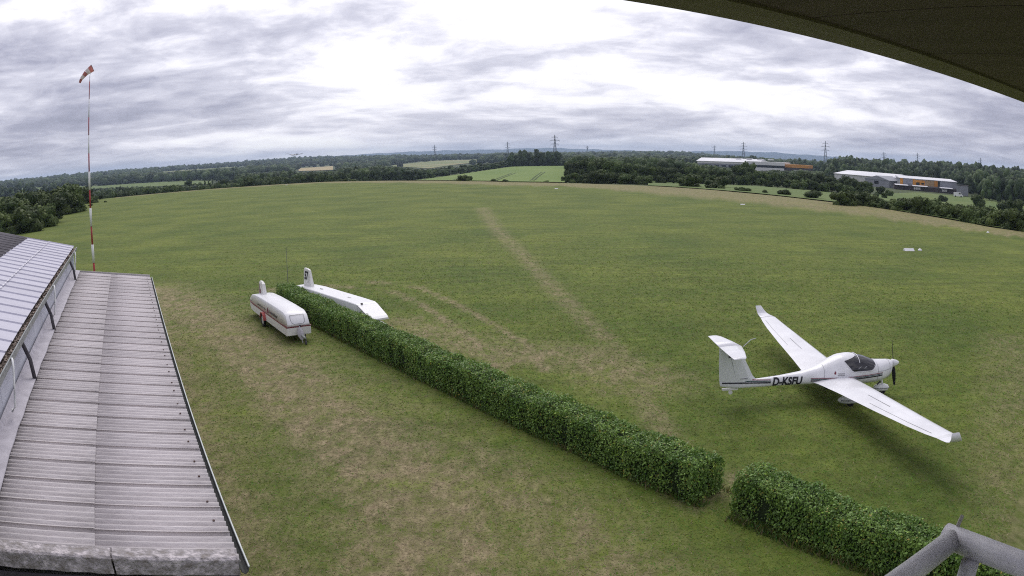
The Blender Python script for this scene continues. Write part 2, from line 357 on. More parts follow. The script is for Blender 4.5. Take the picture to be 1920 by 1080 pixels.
# blue hills at the skyline
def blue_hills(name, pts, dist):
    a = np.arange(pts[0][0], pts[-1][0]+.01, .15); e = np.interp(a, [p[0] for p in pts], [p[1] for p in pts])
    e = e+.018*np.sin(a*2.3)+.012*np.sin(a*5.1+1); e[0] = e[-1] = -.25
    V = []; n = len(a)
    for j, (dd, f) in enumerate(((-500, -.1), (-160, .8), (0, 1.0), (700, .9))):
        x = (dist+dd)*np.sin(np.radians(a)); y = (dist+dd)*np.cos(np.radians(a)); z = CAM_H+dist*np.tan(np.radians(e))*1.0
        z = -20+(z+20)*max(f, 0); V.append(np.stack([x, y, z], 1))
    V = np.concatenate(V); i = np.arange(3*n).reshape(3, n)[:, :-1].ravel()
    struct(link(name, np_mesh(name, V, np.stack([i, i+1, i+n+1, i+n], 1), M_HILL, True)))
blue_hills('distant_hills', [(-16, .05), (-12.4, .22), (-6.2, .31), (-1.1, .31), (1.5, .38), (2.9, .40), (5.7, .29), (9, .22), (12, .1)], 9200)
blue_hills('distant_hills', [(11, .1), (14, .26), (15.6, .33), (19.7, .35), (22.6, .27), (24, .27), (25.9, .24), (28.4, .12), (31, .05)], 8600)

# ------------------------------------------------------------------ buildings at the left: hangar, lean-to, tower
BROT = R(29)                                   # building frame: local x = v (right), local y = u (away along the hall)
CB, SB = math.cos(BROT), math.sin(BROT)
def BW(v, u, z): return (v*CB-u*SB, v*SB+u*CB, z)
M_FIB = mat('fibre_cement', (.64, .60, .60), (.43, .395, .395), rough=.9, scale=1.6, detail=9, bump=.35, bscale=14, stretch=(.35, 1.6, 1), obj_var=.07, lo=.38, hi=.72)
M_FIBEDGE = mat('mossy_cement', (.62, .57, .58), (.25, .225, .21), rough=.95, scale=7.0, detail=10, bump=1.0, bscale=20, c3=(.36, .335, .34), lo=.36, hi=.64)
M_ROOF2 = mat('pale_roof_sheet', (.53, .52, .60), (.45, .44, .51), rough=.5, scale=.8, detail=6, stretch=(.5, 2.5, 1), obj_var=.05, bump=.1, bscale=6)
M_ROOF3 = mat('dark_roof_sheet', (.085, .08, .095), (.16, .15, .165), rough=.8, scale=1.2, detail=5)
M_RIDGE = mat('sheet_ridge', (.72, .71, .76), rough=.5)
M_WALL = mat('pale_wall_panel', (.55, .56, .63), (.47, .48, .545), rough=.6, scale=.7, detail=5, obj_var=.04)
M_DKTRIM = mat('dark_trim', (.05, .045, .055), (.085, .08, .09), rough=.6, scale=3)
M_ZINC = mat('zinc', (.34, .36, .355), (.23, .25, .245), rough=.45, metallic=.5, scale=3, detail=5)
M_PIPE = mat('white_plastic_pipe', (.72, .73, .73), (.6, .61, .6), rough=.4, scale=4)
M_LITTER = mat('leaf_litter', (.17, .125, .10), (.40, .34, .30), rough=.95, scale=5, detail=6, obj_var=.2)
M_GALV = mat('galvanised_pipe', (.86, .85, .88), (.68, .67, .71), rough=.5, metallic=.15, scale=14, detail=8, bump=.15, bscale=60, stretch=(1, 1, 1))

def corr_sheet(name, v0, v1, w, waves, amp, m, seg=8, thick=.0):
    """corrugated sheet: runs from v0 to v1, width w along y, waves across; origin at (0,0,0)"""
    n = waves*seg; ys = np.linspace(0, w, n+1); zs = amp*np.cos(ys/w*waves*2*math.pi)
    V = []; F = []
    for v in (v0, v1):
        for y, z in zip(ys, zs): V.append((v, y, z))
    for v in (v0, v1):
        for y, z in zip(ys, zs): V.append((v, y, z-.009))
    k = n+1
    for i in range(n):
        F.append((i, i+1, k+i+1, k+i)); F.append((2*k+i, 3*k+i, 3*k+i+1, 2*k+i+1))
        F.append((k+i, k+i+1, 3*k+i+1, 3*k+i)); F.append((i, 2*k+i, 2*k+i+1, i+1))
    F.append((0, k, 3*k, 2*k)); F.append((n, 2*k+n, 3*k+n, k+n))
    b = MB(); b.add(V, F); return b.mesh(name, m, True)

def lean_to():
    U0, U1 = 9.05, 37.9; VT, VG = -3.22, .80; ZT, ZG = 3.47, 2.86
    c = ((VT+VG)/2, (U0+U1)/2); root = empty('lean_to_building', BW(c[0], c[1], 0), BROT)
    tag(root, 'long low lean-to with pale corrugated cement roof at the left edge', 'building')
    P = lambda v, u, z: (v-c[0], u-c[1], z)
    slope = math.atan2(ZT-ZG, VG-VT); L = math.hypot(ZT-ZG, VG-VT)
    # walls
    b = MB(); b.box(VT-c[0], VG-.22-c[0], U0+.25-c[1], U1-.15-c[1], 0, 2.72); b.build('wall', mat('render_wall', (.4, .4, .39), (.3, .3, .29), rough=.9), root)
    pitch = .885; n = int((U1-U0)/pitch); w = pitch+.05
    split = .49*L
    low = corr_sheet('roof_sheet', 0, L-split+.07, w, 5, .042, M_FIB); upp = corr_sheet('roof_sheet', 0, split+.06, w, 5, .042, M_FIB)
    r_ = random.Random(3)
    for i in range(n):
        for row in (0, 1):
            o = link('roof_sheet', low if row == 0 else upp, root)
            s0 = 0 if row == 1 else split-.01           # distance from the top
            vv = VT+s0*math.cos(slope); zz = ZT-s0*math.sin(slope)+(.012 if row == 1 else 0)
            o.location = P(vv, U0+i*pitch+r_.uniform(-.004, .004), zz+r_.uniform(-.003, .003)+.03)
            o.rotation_euler = (R(-.7)+r_.uniform(-.002, .002), slope, 0)
    # bolts along the eave and the top row
    bolt = MB(); bolt.tube([(0, 0, 0), (0, 0, .03)], .022, 6); bm_ = bolt.mesh('bolt', mat('rusty_bolt', (.10, .06, .05)))
    for i in range(n):
        for s0 in (L-.12, .32):
            o = link('bolt', bm_, root); o.location = P(VT+s0*math.cos(slope), U0+i*pitch+.2+.18*(i % 2), ZT-s0*math.sin(slope)+.055)
    # verge capping at the near end: two mossy angle pieces
    ang = slope
    for (s0, s1) in ((-.3, 2.28), (2.31, L+.02)):
        b = MB()
        nn = 14; rings = []
        for k in range(nn+1):
            s = s0+(s1-s0)*k/nn; v = VT+s*math.cos(slope); z = ZT-s*math.sin(slope)+.09
            j = lambda a: r_.uniform(-a, a)
            rings.append([P(v, U0+.30+j(.006), z-.035), P(v, U0+.30+j(.006), z+j(.006)), P(v, U0+.02+j(.008), z+.015+j(.008)), P(v, U0-.02+j(.006), z-.015),
                          P(v, U0-.04+j(.006), z-.24+j(.01)), P(v, U0-.01, z-.24)])
        b.loft(rings); b.build('verge_cap', M_FIBEDGE, root, bevel=.006)
    b = MB(); b.hexa([P(VT-.3, U0-.07, ZT-.30), P(VG, U0-.07, ZG-.26), P(VG, U0-.02, ZG-.26), P(VT-.3, U0-.02, ZT-.30)],
                     [P(VT-.3, U0-.07, ZT-.2), P(VG, U0-.07, ZG-.16), P(VG, U0-.02, ZG-.16), P(VT-.3, U0-.02, ZT-.2)])
    b.build('verge_trim', M_DKTRIM, root)
    # ribbed cladding of the gable under the trim
    rib = MB().box(0, .07, -.03, 0, 0, 2.9).mesh('cladding_rib', mat('grey_cladding', (.30, .30, .34), (.24, .24, .28), rough=.5))
    for k in range(26):
        o = link('cladding_rib', rib, root); o.location = P(VT-.3+.15*k, U0+.02, 0); o.scale = (1, 1, 1-.2*k/26*.6)
    # eave gutter: half round with pale rim
    prof = [(VG+.02, 0), (VG+.035, -.06), (VG+.085, -.10), (VG+.135, -.06), (VG+.15, 0), (VG+.155, .012), (VG+.14, .006), (VG+.125, -.055), (VG+.085, -.085), (VG+.045, -.055), (VG+.03, 0)]
    b = MB(); rings = [[P(v, u, ZG-.03+z) for v, z in prof] for u in (U0-.08, U1+.03)]; b.loft(rings); b.build('gutter', mat('gutter_inside', (.05, .055, .055), (.09, .095, .09), rough=.7), root)
    b = MB(); b.tube([P(VG+.153, U0-.08, ZG-.018), P(VG+.153, U1+.03, ZG-.018)], .014, 6); b.build('gutter_rim', mat('pale_rim', (.6, .64, .62), rough=.4), root)
    b = MB(); b.hexa([P(VG+.01, U0+.05, ZG-.2), P(VG+.02, U0+.05, ZG-.2), P(VG+.02, U1, ZG-.2), P(VG+.01, U1, ZG-.2)],
                     [P(VG+.01, U0+.05, ZG-.02), P(VG+.02, U0+.05, ZG-.02), P(VG+.02, U1, ZG-.02), P(VG+.01, U1, ZG-.02)]); b.build('fascia', M_DKTRIM, root)
    # far verge board and flashing against the hangar wall
    b = MB(); b.hexa([P(VT, U1+.02, ZT-.12), P(VG+.05, U1+.02, ZG-.12), P(VG+.05, U1+.07, ZG-.12), P(VT, U1+.07, ZT-.12)],
                     [P(VT, U1+.02, ZT+.09), P(VG+.05, U1+.02, ZG+.09), P(VG+.05, U1+.07, ZG+.09), P(VT, U1+.07, ZT+.09)]); b.build('far_verge', mat('pale_verge', (.62, .58, .58), (.5, .47, .47), rough=.8), root)
    fl = MB()
    nn = 40; rings = []
    for k in range(nn+1):
        u = U0+(U1-U0)*k/nn; e = r_.uniform(-.02, .02)
        rings.append([P(VT-.02, u, ZT+.24), P(VT+.03, u, ZT+.10+.01), P(VT+.36+e, u, ZT+.105-.36*math.tan(slope)+r_.uniform(0, .012)), P(VT+.36+e, u, ZT+.09-.36*math.tan(slope)), P(VT-.02, u, ZT+.09)])
    fl.loft(rings); fl.build('flashing', mat('lead_flashing', (.50, .475, .52), (.38, .36, .40), rough=.6, scale=2.5, detail=6, bump=.3, bscale=8), root)
    return root
lean_to()

def hangar():
    U0, U1 = 6.0, 38.0; VW = -3.28; ZB, ZE = 3.35, 4.72; slope = R(14.5)
    c = (-9.0, 22.0); root = empty('hangar', BW(c[0], c[1], 0), BROT)
    tag(root, 'tall hangar with lilac-grey sheet roof rising behind the lean-to', 'building')
    P = lambda v, u, z: (v-c[0], u-c[1], z)
    b = MB(); b.box(-14.6-c[0], VW-.06-c[0], U0-c[1], U1-.1-c[1], 0, ZE-.25); b.build('wall_core', mat('hangar_wall', (.45, .46, .5), rough=.7), root)
    pan = MB().box(0, .03, 0, 2.18, 0, 1.02).mesh('wall_panel', M_WALL)
    for k in range(15):
        o = link('wall_panel', pan, root); o.location = P(VW-.045, U0+.1+2.2*k, ZB+.17)
    b = MB(); b.box(VW-.05-c[0], VW+.04-c[0], U0-c[1], U1-c[1], ZB-.06, ZB+.165); b.build('base_rail', M_DKTRIM, root)
    b = MB(); b.box(VW-.05-c[0], VW+.02-c[0], U0-c[1], U1-c[1], ZB+1.195, ZB+1.27); b.build('top_rail', mat('mauve_trim', (.22, .19, .22), rough=.6), root)
    b = MB(); b.box(VW-.1-c[0], VW+.12-c[0], U1-.28-c[1], U1+.02-c[1], ZB-.3, ZE-.1); b.build('corner_board', mat('pale_corner', (.62, .68, .68), (.52, .58, .57), rough=.6), root)
    # boxed gutter full of dead leaves
    prof = [(VW+.02, -.16), (VW+.30, -.16), (VW+.33, .02), (VW+.30, .02), (VW+.275, -.135), (VW+.045, -.135), (VW+.035, .02), (VW+.01, .02)]
    b = MB(); b.loft([[P(v, u, ZE-.08+z) for v, z in prof] for u in (U0, U1+.1)]); b.build('box_gutter', M_ZINC, root)
    q = nrng; n = 2600; V = []; F = []
    cu = q.uniform(U0, U1, n); cv = q.uniform(VW+.05, VW+.27, n); cz = ZE-.20+q.uniform(0, .12, n)
    for i in range(n):
        a = q.uniform(0, 6.28); l = q.uniform(.03, .08); t = q.uniform(-.03, .03); dx, dy = math.cos(a)*l, math.sin(a)*l
        p = P(cv[i], cu[i], cz[i]); k = len(V)
        V += [(p[0]-dx, p[1]-dy, p[2]+t), (p[0]+dy*.5, p[1]-dx*.5, p[2]), (p[0]+dx, p[1]+dy, p[2]-t), (p[0]-dy*.5, p[1]+dx*.5, p[2]+.015)]; F.append((k, k+1, k+2, k+3))
    o = link('leaf_litter', np_mesh('leaf_litter', V, F, M_LITTER), root); o['kind'] = 'stuff'
    b = MB(); b.box(VW+.05-c[0], VW+.27-c[0], U0-c[1], U1-c[1], ZE-.21, ZE-.16); b.build('silt', mat('silt', (.09, .07, .06), (.2, .17, .15), rough=1, scale=6), root)
    # roof sheets: two pale rows, then dark corrugated rows up to the ridge
    L = 2.7; pw = .98; n = int((U1-U0)/pw)+1
    def plate(len_):
        m_ = MB(); pr = [(0, .0), (.05, .004), (.07, .042), (.11, .042), (.13, .004), (.44, .001), (.46, .006), (.50, .006), (.52, .001), (.96, .0), (.99, .003)]
        V = [(v, y, z) for v in (0, len_) for y, z in pr]; k = len(pr); m_.add(V, [(i, i+1, k+i+1, k+i) for i in range(k-1)])
        V = [(v, y, z-.012) for v in (0, len_) for y, z in pr]; m_.add(V, [(i, k+i, k+i+1, i+1) for i in range(k-1)])
        m_.add([(0, y, z+d) for y, z in pr for d in (0, -.012)], [(2*i, 2*i+1, 2*i+3, 2*i+2) for i in range(k-1)]); return m_.mesh('roof_plate', M_ROOF2, False)
    pl = plate(L/2+.07); rr = random.Random(5)
    for i in range(n):
        for row in (0, 1):
            o = link('roof_plate', pl, root); s0 = row*L/2-.03
            o.rotation_euler = (0, -slope+rr.uniform(-.004, .004), math.pi)     # sheet runs up towards -v
            o.location = P(VW+.13-s0*math.cos(slope), U1+.02-i*pw, ZE-.03+s0*math.sin(slope)+(.0 if row else .0)+.012*row*-1+rr.uniform(-.004, .004)+.02)
    # lap line between the two pale rows
    s0 = L/2; strip = MB().box(-.03, .02, -.28, 0, 0, .012).mesh('lap_strip', M_RIDGE)
    for i in range(2*n):
        o = link('lap_strip', strip, root); o.location = P(VW+.13-s0*math.cos(slope), U1-.03-i*pw/2, ZE+.035+s0*math.sin(slope)); o.rotation_euler = (0, slope, 0)
    ds = corr_sheet('dark_roof_sheet', 0, 3.2, .93, 4, .035, M_ROOF3)
    for i in range(int((U1-U0)/.885)+1):
        for row in (0, 1):
            o = link('dark_roof_sheet', ds, root); s0 = L-.08+row*3.1
            o.rotation_euler = (0, -slope, math.pi)
            o.location = P(VW+.13-s0*math.cos(slope), U1-.885*i, ZE-.02+s0*math.sin(slope)+.02-.012*row)
    b = MB(); zt = ZE+(L+6.2)*math.sin(slope); vt = VW+.13-(L+6.2)*math.cos(slope)
    b.prism([(vt-.3-c[0], zt+.0), (vt-c[0], zt+.12), (vt+.3-c[0], zt+.0), (vt-c[0], zt+.07)], U0-c[1], U1+.1-c[1], 'y'); b.build('ridge_cap', M_ROOF3, root)
    b = MB(); b.hexa([P(vt, U0, zt-.06), P(vt-9, U0, zt-2.4), P(vt-9, U1, zt-2.4), P(vt, U1, zt-.06)], [P(vt, U0, zt), P(vt-9, U0, zt-2.34), P(vt-9, U1, zt-2.34), P(vt, U1, zt)]); b.build('rear_roof_slope', M_ROOF3, root)
    b = MB(); b.hexa([P(VW+.02, U1+.02, ZE-.12), P(VW+.02, U1+.09, ZE-.12), P(vt, U1+.09, zt-.12), P(vt, U1+.02, zt-.12)], [P(VW+.02, U1+.02, ZE+.05), P(VW+.02, U1+.09, ZE+.05), P(vt, U1+.09, zt+.05), P(vt, U1+.02, zt+.05)]); b.build('verge_board', M_DKTRIM, root)
    # down pipes with white overflow hoses
    for u in (17.8, 23.6, 34.6):
        b = MB(); b.tube([P(VW+.17, u, ZE-.22), P(VW+.17, u, ZE-.34), P(VW+.34, u-.05, ZE-.75), P(VW+.40, u-.1, ZB+.10)], .055, 8); b.build('downpipe', M_DKTRIM, root, True)
    for u in (14.6, 24.6, 35.2):
        pts = [P(VW+.33+.10*math.sin(t*2.6), u+.5-.75*t, ZE-.12+.16*math.sin(t*3.14)-.75*t*t) for t in np.linspace(0, 1, 10)]
        pts += [P(VW+.28, u-.15, ZE-.98), P(VW+.25, u+.05, ZE-1.0)]
        b = MB(); b.tube(pts, .026, 7); b.build('overflow_hose', M_PIPE, root, True)
    return root
hangar()

def tower():
    """eave of the tower the picture is taken from, and its balcony rail"""
    c = (1.0, -.6); root = empty('tower_roof_overhang', BW(c[0], c[1], 8.0), BROT)
    tag(root, 'dark wooden roof overhang crossing the upper right corner', 'roof')
    P = lambda v, u, z: (v-c[0], u-c[1], z)
    ZS = .52; dark = mat('dark_soffit_board', (.085, .062, .060), (.115, .085, .08), rough=.7, scale=1.5, detail=6, stretch=(4, .3, 1), obj_var=.12)
    u1 = ZS*3.30
    bw = .92
    for k in range(9):
        b = MB(); v0 = -2.4+k*bw; b.box(v0-c[0], v0+bw-.008-c[0], -2.2-c[1], u1-c[1], ZS, ZS+.03); b.build('soffit_board', dark, root)
    b = MB(); b.box(-2.4-c[0], 5.9-c[0], u1+.003-c[1], ZS*3.76-c[1], ZS-.012, ZS+.05); b.build('eave_batten', mat('olive_trim', (.17, .145, .105), (.135, .115, .08), rough=.6, scale=2, stretch=(.2, 3, 1)), root)
    b = MB(); b.box(-2.4-c[0], 5.9-c[0], ZS*3.76+.003-c[1], ZS*3.76+.05-c[1], ZS+.0, ZS+.17); b.build('fascia', mat('purple_black_fascia', (.018, .014, .024), rough=.5), root)
    b = MB(); b.hexa([P(-2.4, -2.2, ZS+.05), P(5.9, -2.2, ZS+.05), P(5.9, ZS*3.76, ZS+.06), P(-2.4, ZS*3.76, ZS+.06)], [P(-2.4, -2.2, ZS+.9), P(5.9, -2.2, ZS+.9), P(5.9, ZS*3.76, ZS+.18), P(-2.4, ZS*3.76, ZS+.18)]); b.build('roof_deck', M_ROOF3, root)
    rail = empty('balcony_railing', BW(1.0, .3, 6.2), BROT); tag(rail, 'grey galvanised pipe railing corner at the lower right', 'railing')
    Q = lambda v, u, z: (v-1.0, u-.3, z+1.8)
    zr = -.73; r = .026
    b = MB(); b.tube([Q(-1.6, .567, zr), Q(1.335, .567, zr)], r, 20); b.build('top_rail', M_GALV, rail, True)
    b = MB(); b.tube([Q(1.332, .592, zr+.0015), Q(1.332, -1.4, zr+.0015)], r+.0008, 20); b.build('side_rail', M_GALV, rail, True)
    b = MB(); b.tube([Q(1.31, .50, zr-.02), Q(1.31, .50, -1.79)], .022, 12); b.build('corner_post', M_GALV, rail, True)
    for v in (.35, -.6): b = MB(); b.tube([Q(v, .567, zr-.02), Q(v, .567, -1.79)], .02, 10); b.build('post', M_GALV, rail, True)
    b = MB(); b.tube([Q(-1.6, .567, -1.3), Q(1.31, .567, -1.3)], .018, 10); b.build('lower_rail', M_GALV, rail, True)
    b = MB(); b.tube([Q(1.332, .34, zr-.02), Q(1.332, .34, -1.79)], .02, 12); b.build('post', mat('weathered_post', (.33, .36, .30), (.22, .25, .2), rough=.7), rail, True)
    b = MB(); b.tube([Q(1.333, .567, zr+.02), Q(1.362, .572, zr+.042)], .005, 6); b.build('wire_end', mat('dull_wire', (.5, .48, .42)), rail)
    base = empty('observation_tower', BW(-.2, -2.2, 0), BROT); tag(base, 'rendered tower wall and balcony slab under the railing', 'tower')
    b = MB(); b.box(-2.2, 1.4, -2.0, 1.4, 0, 5.9); b.build('wall', mat('tower_render', (.5, .5, .48), rough=.9), base)
    b = MB(); b.box(-2.3, 1.53, -2.0, 2.77, 5.905, 6.2-.005); b.build('balcony_slab', mat('balcony_concrete', (.35, .35, .34), rough=.9), base)
tower()

# ------------------------------------------------------------------ windsock mast
def windsock():
    x, y = -31.95, 50.8; root = empty('windsock_mast', (x, y, 0)); tag(root, 'tall red and white banded mast beyond the lean-to roof', 'mast')
    H = 15.4; n = 11; red = mat('mast_red', (.42, .045, .05), (.30, .04, .045), rough=.5, scale=1); wh = mat('mast_white', (.78, .79, .78), (.66, .67, .66), rough=.5, scale=1)
    for k in range(n):
        z0, z1 = H*k/n, H*(k+1)/n; r = .085-.055*k/n; w = (k % 2 == 1)
        b = MB(); b.tube([(0, 0, z0), (0, 0, z1)], r+(.03 if w and k < 6 else 0), 10); b.build('mast_band', wh if w else red, root, True)
    b = MB(); b.tube([(0, 0, H), (0, 0, H+.45)], .02, 6); b.build('swivel', M_DKTRIM, root)
    so = empty('windsock', (x, y, H+.5)); tag(so, 'striped red and white windsock hanging from the mast top', 'windsock')
    a0 = Vector((.18, .1, .55)); dirs_ = [Vector((-.62, -.35, -.45)), Vector((-.5, -.28, -.62)), Vector((-.3, -.18, -.9))]
    pts = [a0]; 
    for k in range(10): pts.append(pts[-1]+dirs_[min(k//4, 2)].normalized()*.155)
    for k in range(5):
        seg = pts[2*k:2*k+3]; rr_ = [.30-.021*(2*k+j) for j in range(3)]
        b = MB(); b.tube(seg, rr_, 14, cap=False); b.build('sock_band', mat('sock_red', (.55, .22, .20), rough=.8, trans=.45) if k % 2 == 0 else mat('sock_white', (.82, .78, .77), rough=.8, trans=.45), so, True)
    ring = [a0+Vector((.0, .0, 0))+(Vector((.45, -.75, 0)).normalized()*math.cos(t)+Vector((-.35, -.2, .8)).normalized()*math.sin(t))*.305 for t in np.linspace(0, 6.283, 17)]
    b = MB(); b.tube(ring, .016, 6); b.build('hoop', M_DKTRIM, so)
    b = MB(); b.tube([(0, 0, -.05), (.05, .03, .3), tuple(a0)], .014, 6); b.build('arm', M_DKTRIM, so)
windsock()

# ------------------------------------------------------------------ hedge
def leaf_cloud(P, Nn, size, spread, rs, aspect=.55):
    """quads centred on P, loosely facing Nn"""
    n = len(P); d = Nn+rs.normal(0, spread, (n, 3)); d /= np.linalg.norm(d, axis=1)[:, None]
    t = np.cross(d, rs.normal(0, 1, (n, 3))); t /= np.linalg.norm(t, axis=1)[:, None]; b = np.cross(d, t)
    s = (size*rs.uniform(.6, 1.35, n))[:, None]
    V = np.stack([P-t*s, P-b*s*aspect, P+t*s, P+b*s*aspect], 1).reshape(-1, 3)
    return V, np.arange(4*n).reshape(-1, 4)
M_HEDGE = mat('hedge_leaves', (.095, .19, .033), (.215, .34, .074), rough=.5, scale=1.7, detail=4, spec=.4, attr='tint', trans=.18)
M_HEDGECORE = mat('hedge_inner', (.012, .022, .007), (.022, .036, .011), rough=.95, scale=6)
def hedge(name, A, B, H, W, label, n_leaf, seed, rise=0.0):
    rs = np.random.default_rng(seed); A = np.array(A, float); Bv = np.array(B, float); L = np.hypot(*(Bv-A)); ux = (Bv-A)/L; nx = np.array([ux[1], -ux[0]])
    if nx[1] > 0: nx = -nx                      # towards the camera side
    mid = (A+Bv)/2; root = empty(name, (mid[0], mid[1], 0), 0); tag(root, label, 'hedge', 'clipped hedges')
    def wob(s, k): return rise*(1-s/L)*(k == 1)+.05*np.sin(s*1.3+k)+.035*np.sin(s*3.1+2*k)+.03*np.sin(s*7.3+k)+.02*np.sin(s*13.7+3*k)
    def at(s, q, z): # s along, q across (-1 back .. 0 front edge)
        return np.stack([A[0]+ux[0]*s+nx[0]*q-mid[0], A[1]+ux[1]*s+nx[1]*q-mid[1], z], -1)
    hw = W/2
    # inner body
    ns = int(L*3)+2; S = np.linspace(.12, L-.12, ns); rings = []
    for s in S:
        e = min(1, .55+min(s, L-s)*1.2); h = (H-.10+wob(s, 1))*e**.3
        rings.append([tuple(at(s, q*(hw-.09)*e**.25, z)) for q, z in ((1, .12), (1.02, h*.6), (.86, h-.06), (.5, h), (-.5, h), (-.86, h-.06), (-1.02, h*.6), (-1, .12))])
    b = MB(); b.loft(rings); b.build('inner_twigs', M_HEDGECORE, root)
    # leaves on top, both sides and ends
    per = 2*H+W; n = n_leaf; s = rs.uniform(0, L, n); t = rs.uniform(0, per, n); jit = rs.normal(0, .045, n)-.05*np.maximum(0, np.sin(s*2.1)*np.sin(s*.83+t*3))
    h = H+wob(s, 1); fr = wob(s, 4)
    q = np.where(t < H, hw+fr, np.where(t < H+W, hw-(t-H), -hw)); z = np.where(t < H, t/H*h, np.where(t < H+W, h, (per-t)/H*h))
    nq = np.where(t < H, 1.0, np.where(t < H+W, 0.0, -1.0)); nz = np.where((t >= H) & (t < H+W), 1.0, .25)
    # round the shoulders
    c = .16; dq = np.maximum(0, np.abs(q)-(hw-c)); dz_ = np.maximum(0, z-(h-c)); rr = np.hypot(dq, dz_); k = np.where(rr > c, c/np.maximum(rr, 1e-6), 1)
    q = np.sign(q)*(np.minimum(np.abs(q), hw-c)+dq*k); z = np.minimum(z, h-c)+dz_*k
    q = q+nq*jit; z = z+np.where(nz > .9, jit, 0); z = np.maximum(z, .04)
    P = at(s, q, z); Nn = np.stack([nx[0]*nq, nx[1]*nq, nz], -1)
    ne = int(n*.5*W*H/(L*per))*2+200
    for s0, sg in ((0, -1), (L, 1)):
        qq = rs.uniform(-hw, hw, ne); zz = rs.uniform(.04, H, ne); e = .1*np.maximum(0, (zz-(H-.2))/.2)
        P = np.vstack([P, at(np.full(ne, s0)-sg*e+rs.normal(0, .03, ne), qq, zz)]); Nn = np.vstack([Nn, np.tile([ux[0]*sg, ux[1]*sg, .2], (ne, 1))])
    # a few shoots poking out of the top
    sh = int(L*16); ss = rs.uniform(0, L, sh); P = np.vstack([P, at(ss, rs.uniform(-hw, hw, sh), H+wob(ss, 1)+rs.uniform(.02, .10, sh))]); Nn = np.vstack([Nn, rs.normal(0, 1, (sh, 3))])
    V, F = leaf_cloud(P, Nn, .034, .75, rs)
    tint = rs.uniform(.55, 1.35, len(P)); tint = np.repeat(tint, 4)[:, None]*np.array([[1.0, 1.0, 1.0]]); yel = np.repeat(rs.uniform(0, 1, len(P)) > .9, 4); tint[yel] *= (1.5, 1.35, .9); brn = np.repeat(rs.uniform(0, 1, len(P)) > .975, 4); tint[brn] = (1.9, .95, .9)
    o = link('foliage', np_mesh('foliage', V, F, M_HEDGE, False, tint), root); o['kind'] = 'stuff'
    for k in range(int(L/.8)):
        sx = .4+k*.8; p = at(sx, rs.uniform(-.2, .2), 0.0); b = MB(); b.tube([(p[0], p[1], 0), (p[0]+.03, p[1], .4), (p[0]+.05, p[1]+.04, H*.8)], .025, 5, .012); b.build('stem', M_BARK, root)
    return root
HU = np.array([.577, -.817]); HN = np.array([.817, .577])   # along, away from the camera
def hpt(x, y, q): return (x+HN[0]*q, y+HN[1]*q)
hedge('clipped_hedge', hpt(-13.0, 40.4, .5), hpt(4.15, 15.85, .5), .95, 1.08, 'long clipped green hedge running diagonally past the two white trailers', 110000, 3, .17)
hedge('clipped_hedge', hpt(4.95, 15.2, .5), hpt(9.3, 8.7, .5), .95, 1.08, 'shorter clipped hedge beyond the gap, ending under the pipe railing', 34000, 4)

# ------------------------------------------------------------------ glider trailers
M_GRP = mat('white_gelcoat', (.80, .80, .81), (.74, .74, .75), rough=.35, scale=.8, detail=5, coat=.15)
M_GRPD = mat('aged_gelcoat', (.78, .77, .745), (.70, .69, .66), rough=.45, scale=1.3, detail=5)
M_RED = mat('red_trim', (.36, .05, .05), (.28, .04, .045), rough=.45)
M_TYRE = mat('rubber', (.018, .018, .02), rough=.85)
M_RIM = mat('wheel_rim', (.62, .63, .64), rough=.4, metallic=.4)
M_INK = mat('dark_lettering', (.02, .02, .028), rough=.6)
M_MARON = mat('maroon_mark', (.22, .04, .06), rough=.6)
M_GREYLN = mat('grey_seam', (.26, .26, .27), rough=.6)
def rect_ring(x, w, zb, zt, lean=0.0, rnd=.0):
    return [(x, -w, zb), (x, w, zb), (x, w-lean, zt-rnd), (x, w-lean-rnd, zt), (x, -w+lean+rnd, zt), (x, -w+lean, zt-rnd)]
def wheel(root, x, y, r, side):
    """tyre with rim; axis along local y"""
    t = MB(); pr = [(.0, r*.62), (.045, r*.66), (.055, r*.86), (.04, r), (-.04, r), (-.055, r*.86), (-.045, r*.66)]; rings = []
    for k in range(20):
        a = 2*math.pi*k/20; rings.append([(x+q*math.sin(a), y+d*1.2, r+q*math.cos(a)) for d, q in pr])
    rings.append(rings[0]); t.loft(rings, cap=False); w = t.build('wheel', M_TYRE, root, True)
    b = MB(); b.tube([(x, y-.045, r), (x, y+.045, r)], r*.64, 16); b.tube([(x, y-.06, r), (x, y+.06, r)], r*.2, 10); b.build('rim', M_RIM, w)
def marks(root, x0, x1, z, y, h, seed, mat_, lean):
    """small lettering too blurred to read: upright strokes"""
    r_ = random.Random(seed); x = x0; b = MB()
    while x < x1-.05:
        w = r_.uniform(.05, .09); k = r_.choice((0, 1, 2)); hh = h*r_.choice((1, 1, .72, .72))
        def bx(a, c, d, e): 
            yy = lambda zz: y+(zz-.746)*lean
            b.add([(a, yy(d)-.004, d), (c, yy(d)-.004, d), (c, yy(e)-.004, e), (a, yy(e)-.004, e)], [(0, 1, 2, 3)])
        bx(x, x+.022, z, z+hh); bx(x+.022, x+w-.02, z+(hh-.02 if k else 0), z+(hh if k else .02))
        if k != 2: bx(x+w-.042, x+w-.02, z, z+hh*.7)
        x += w+.012
    return b.build('lettering', mat_, root)
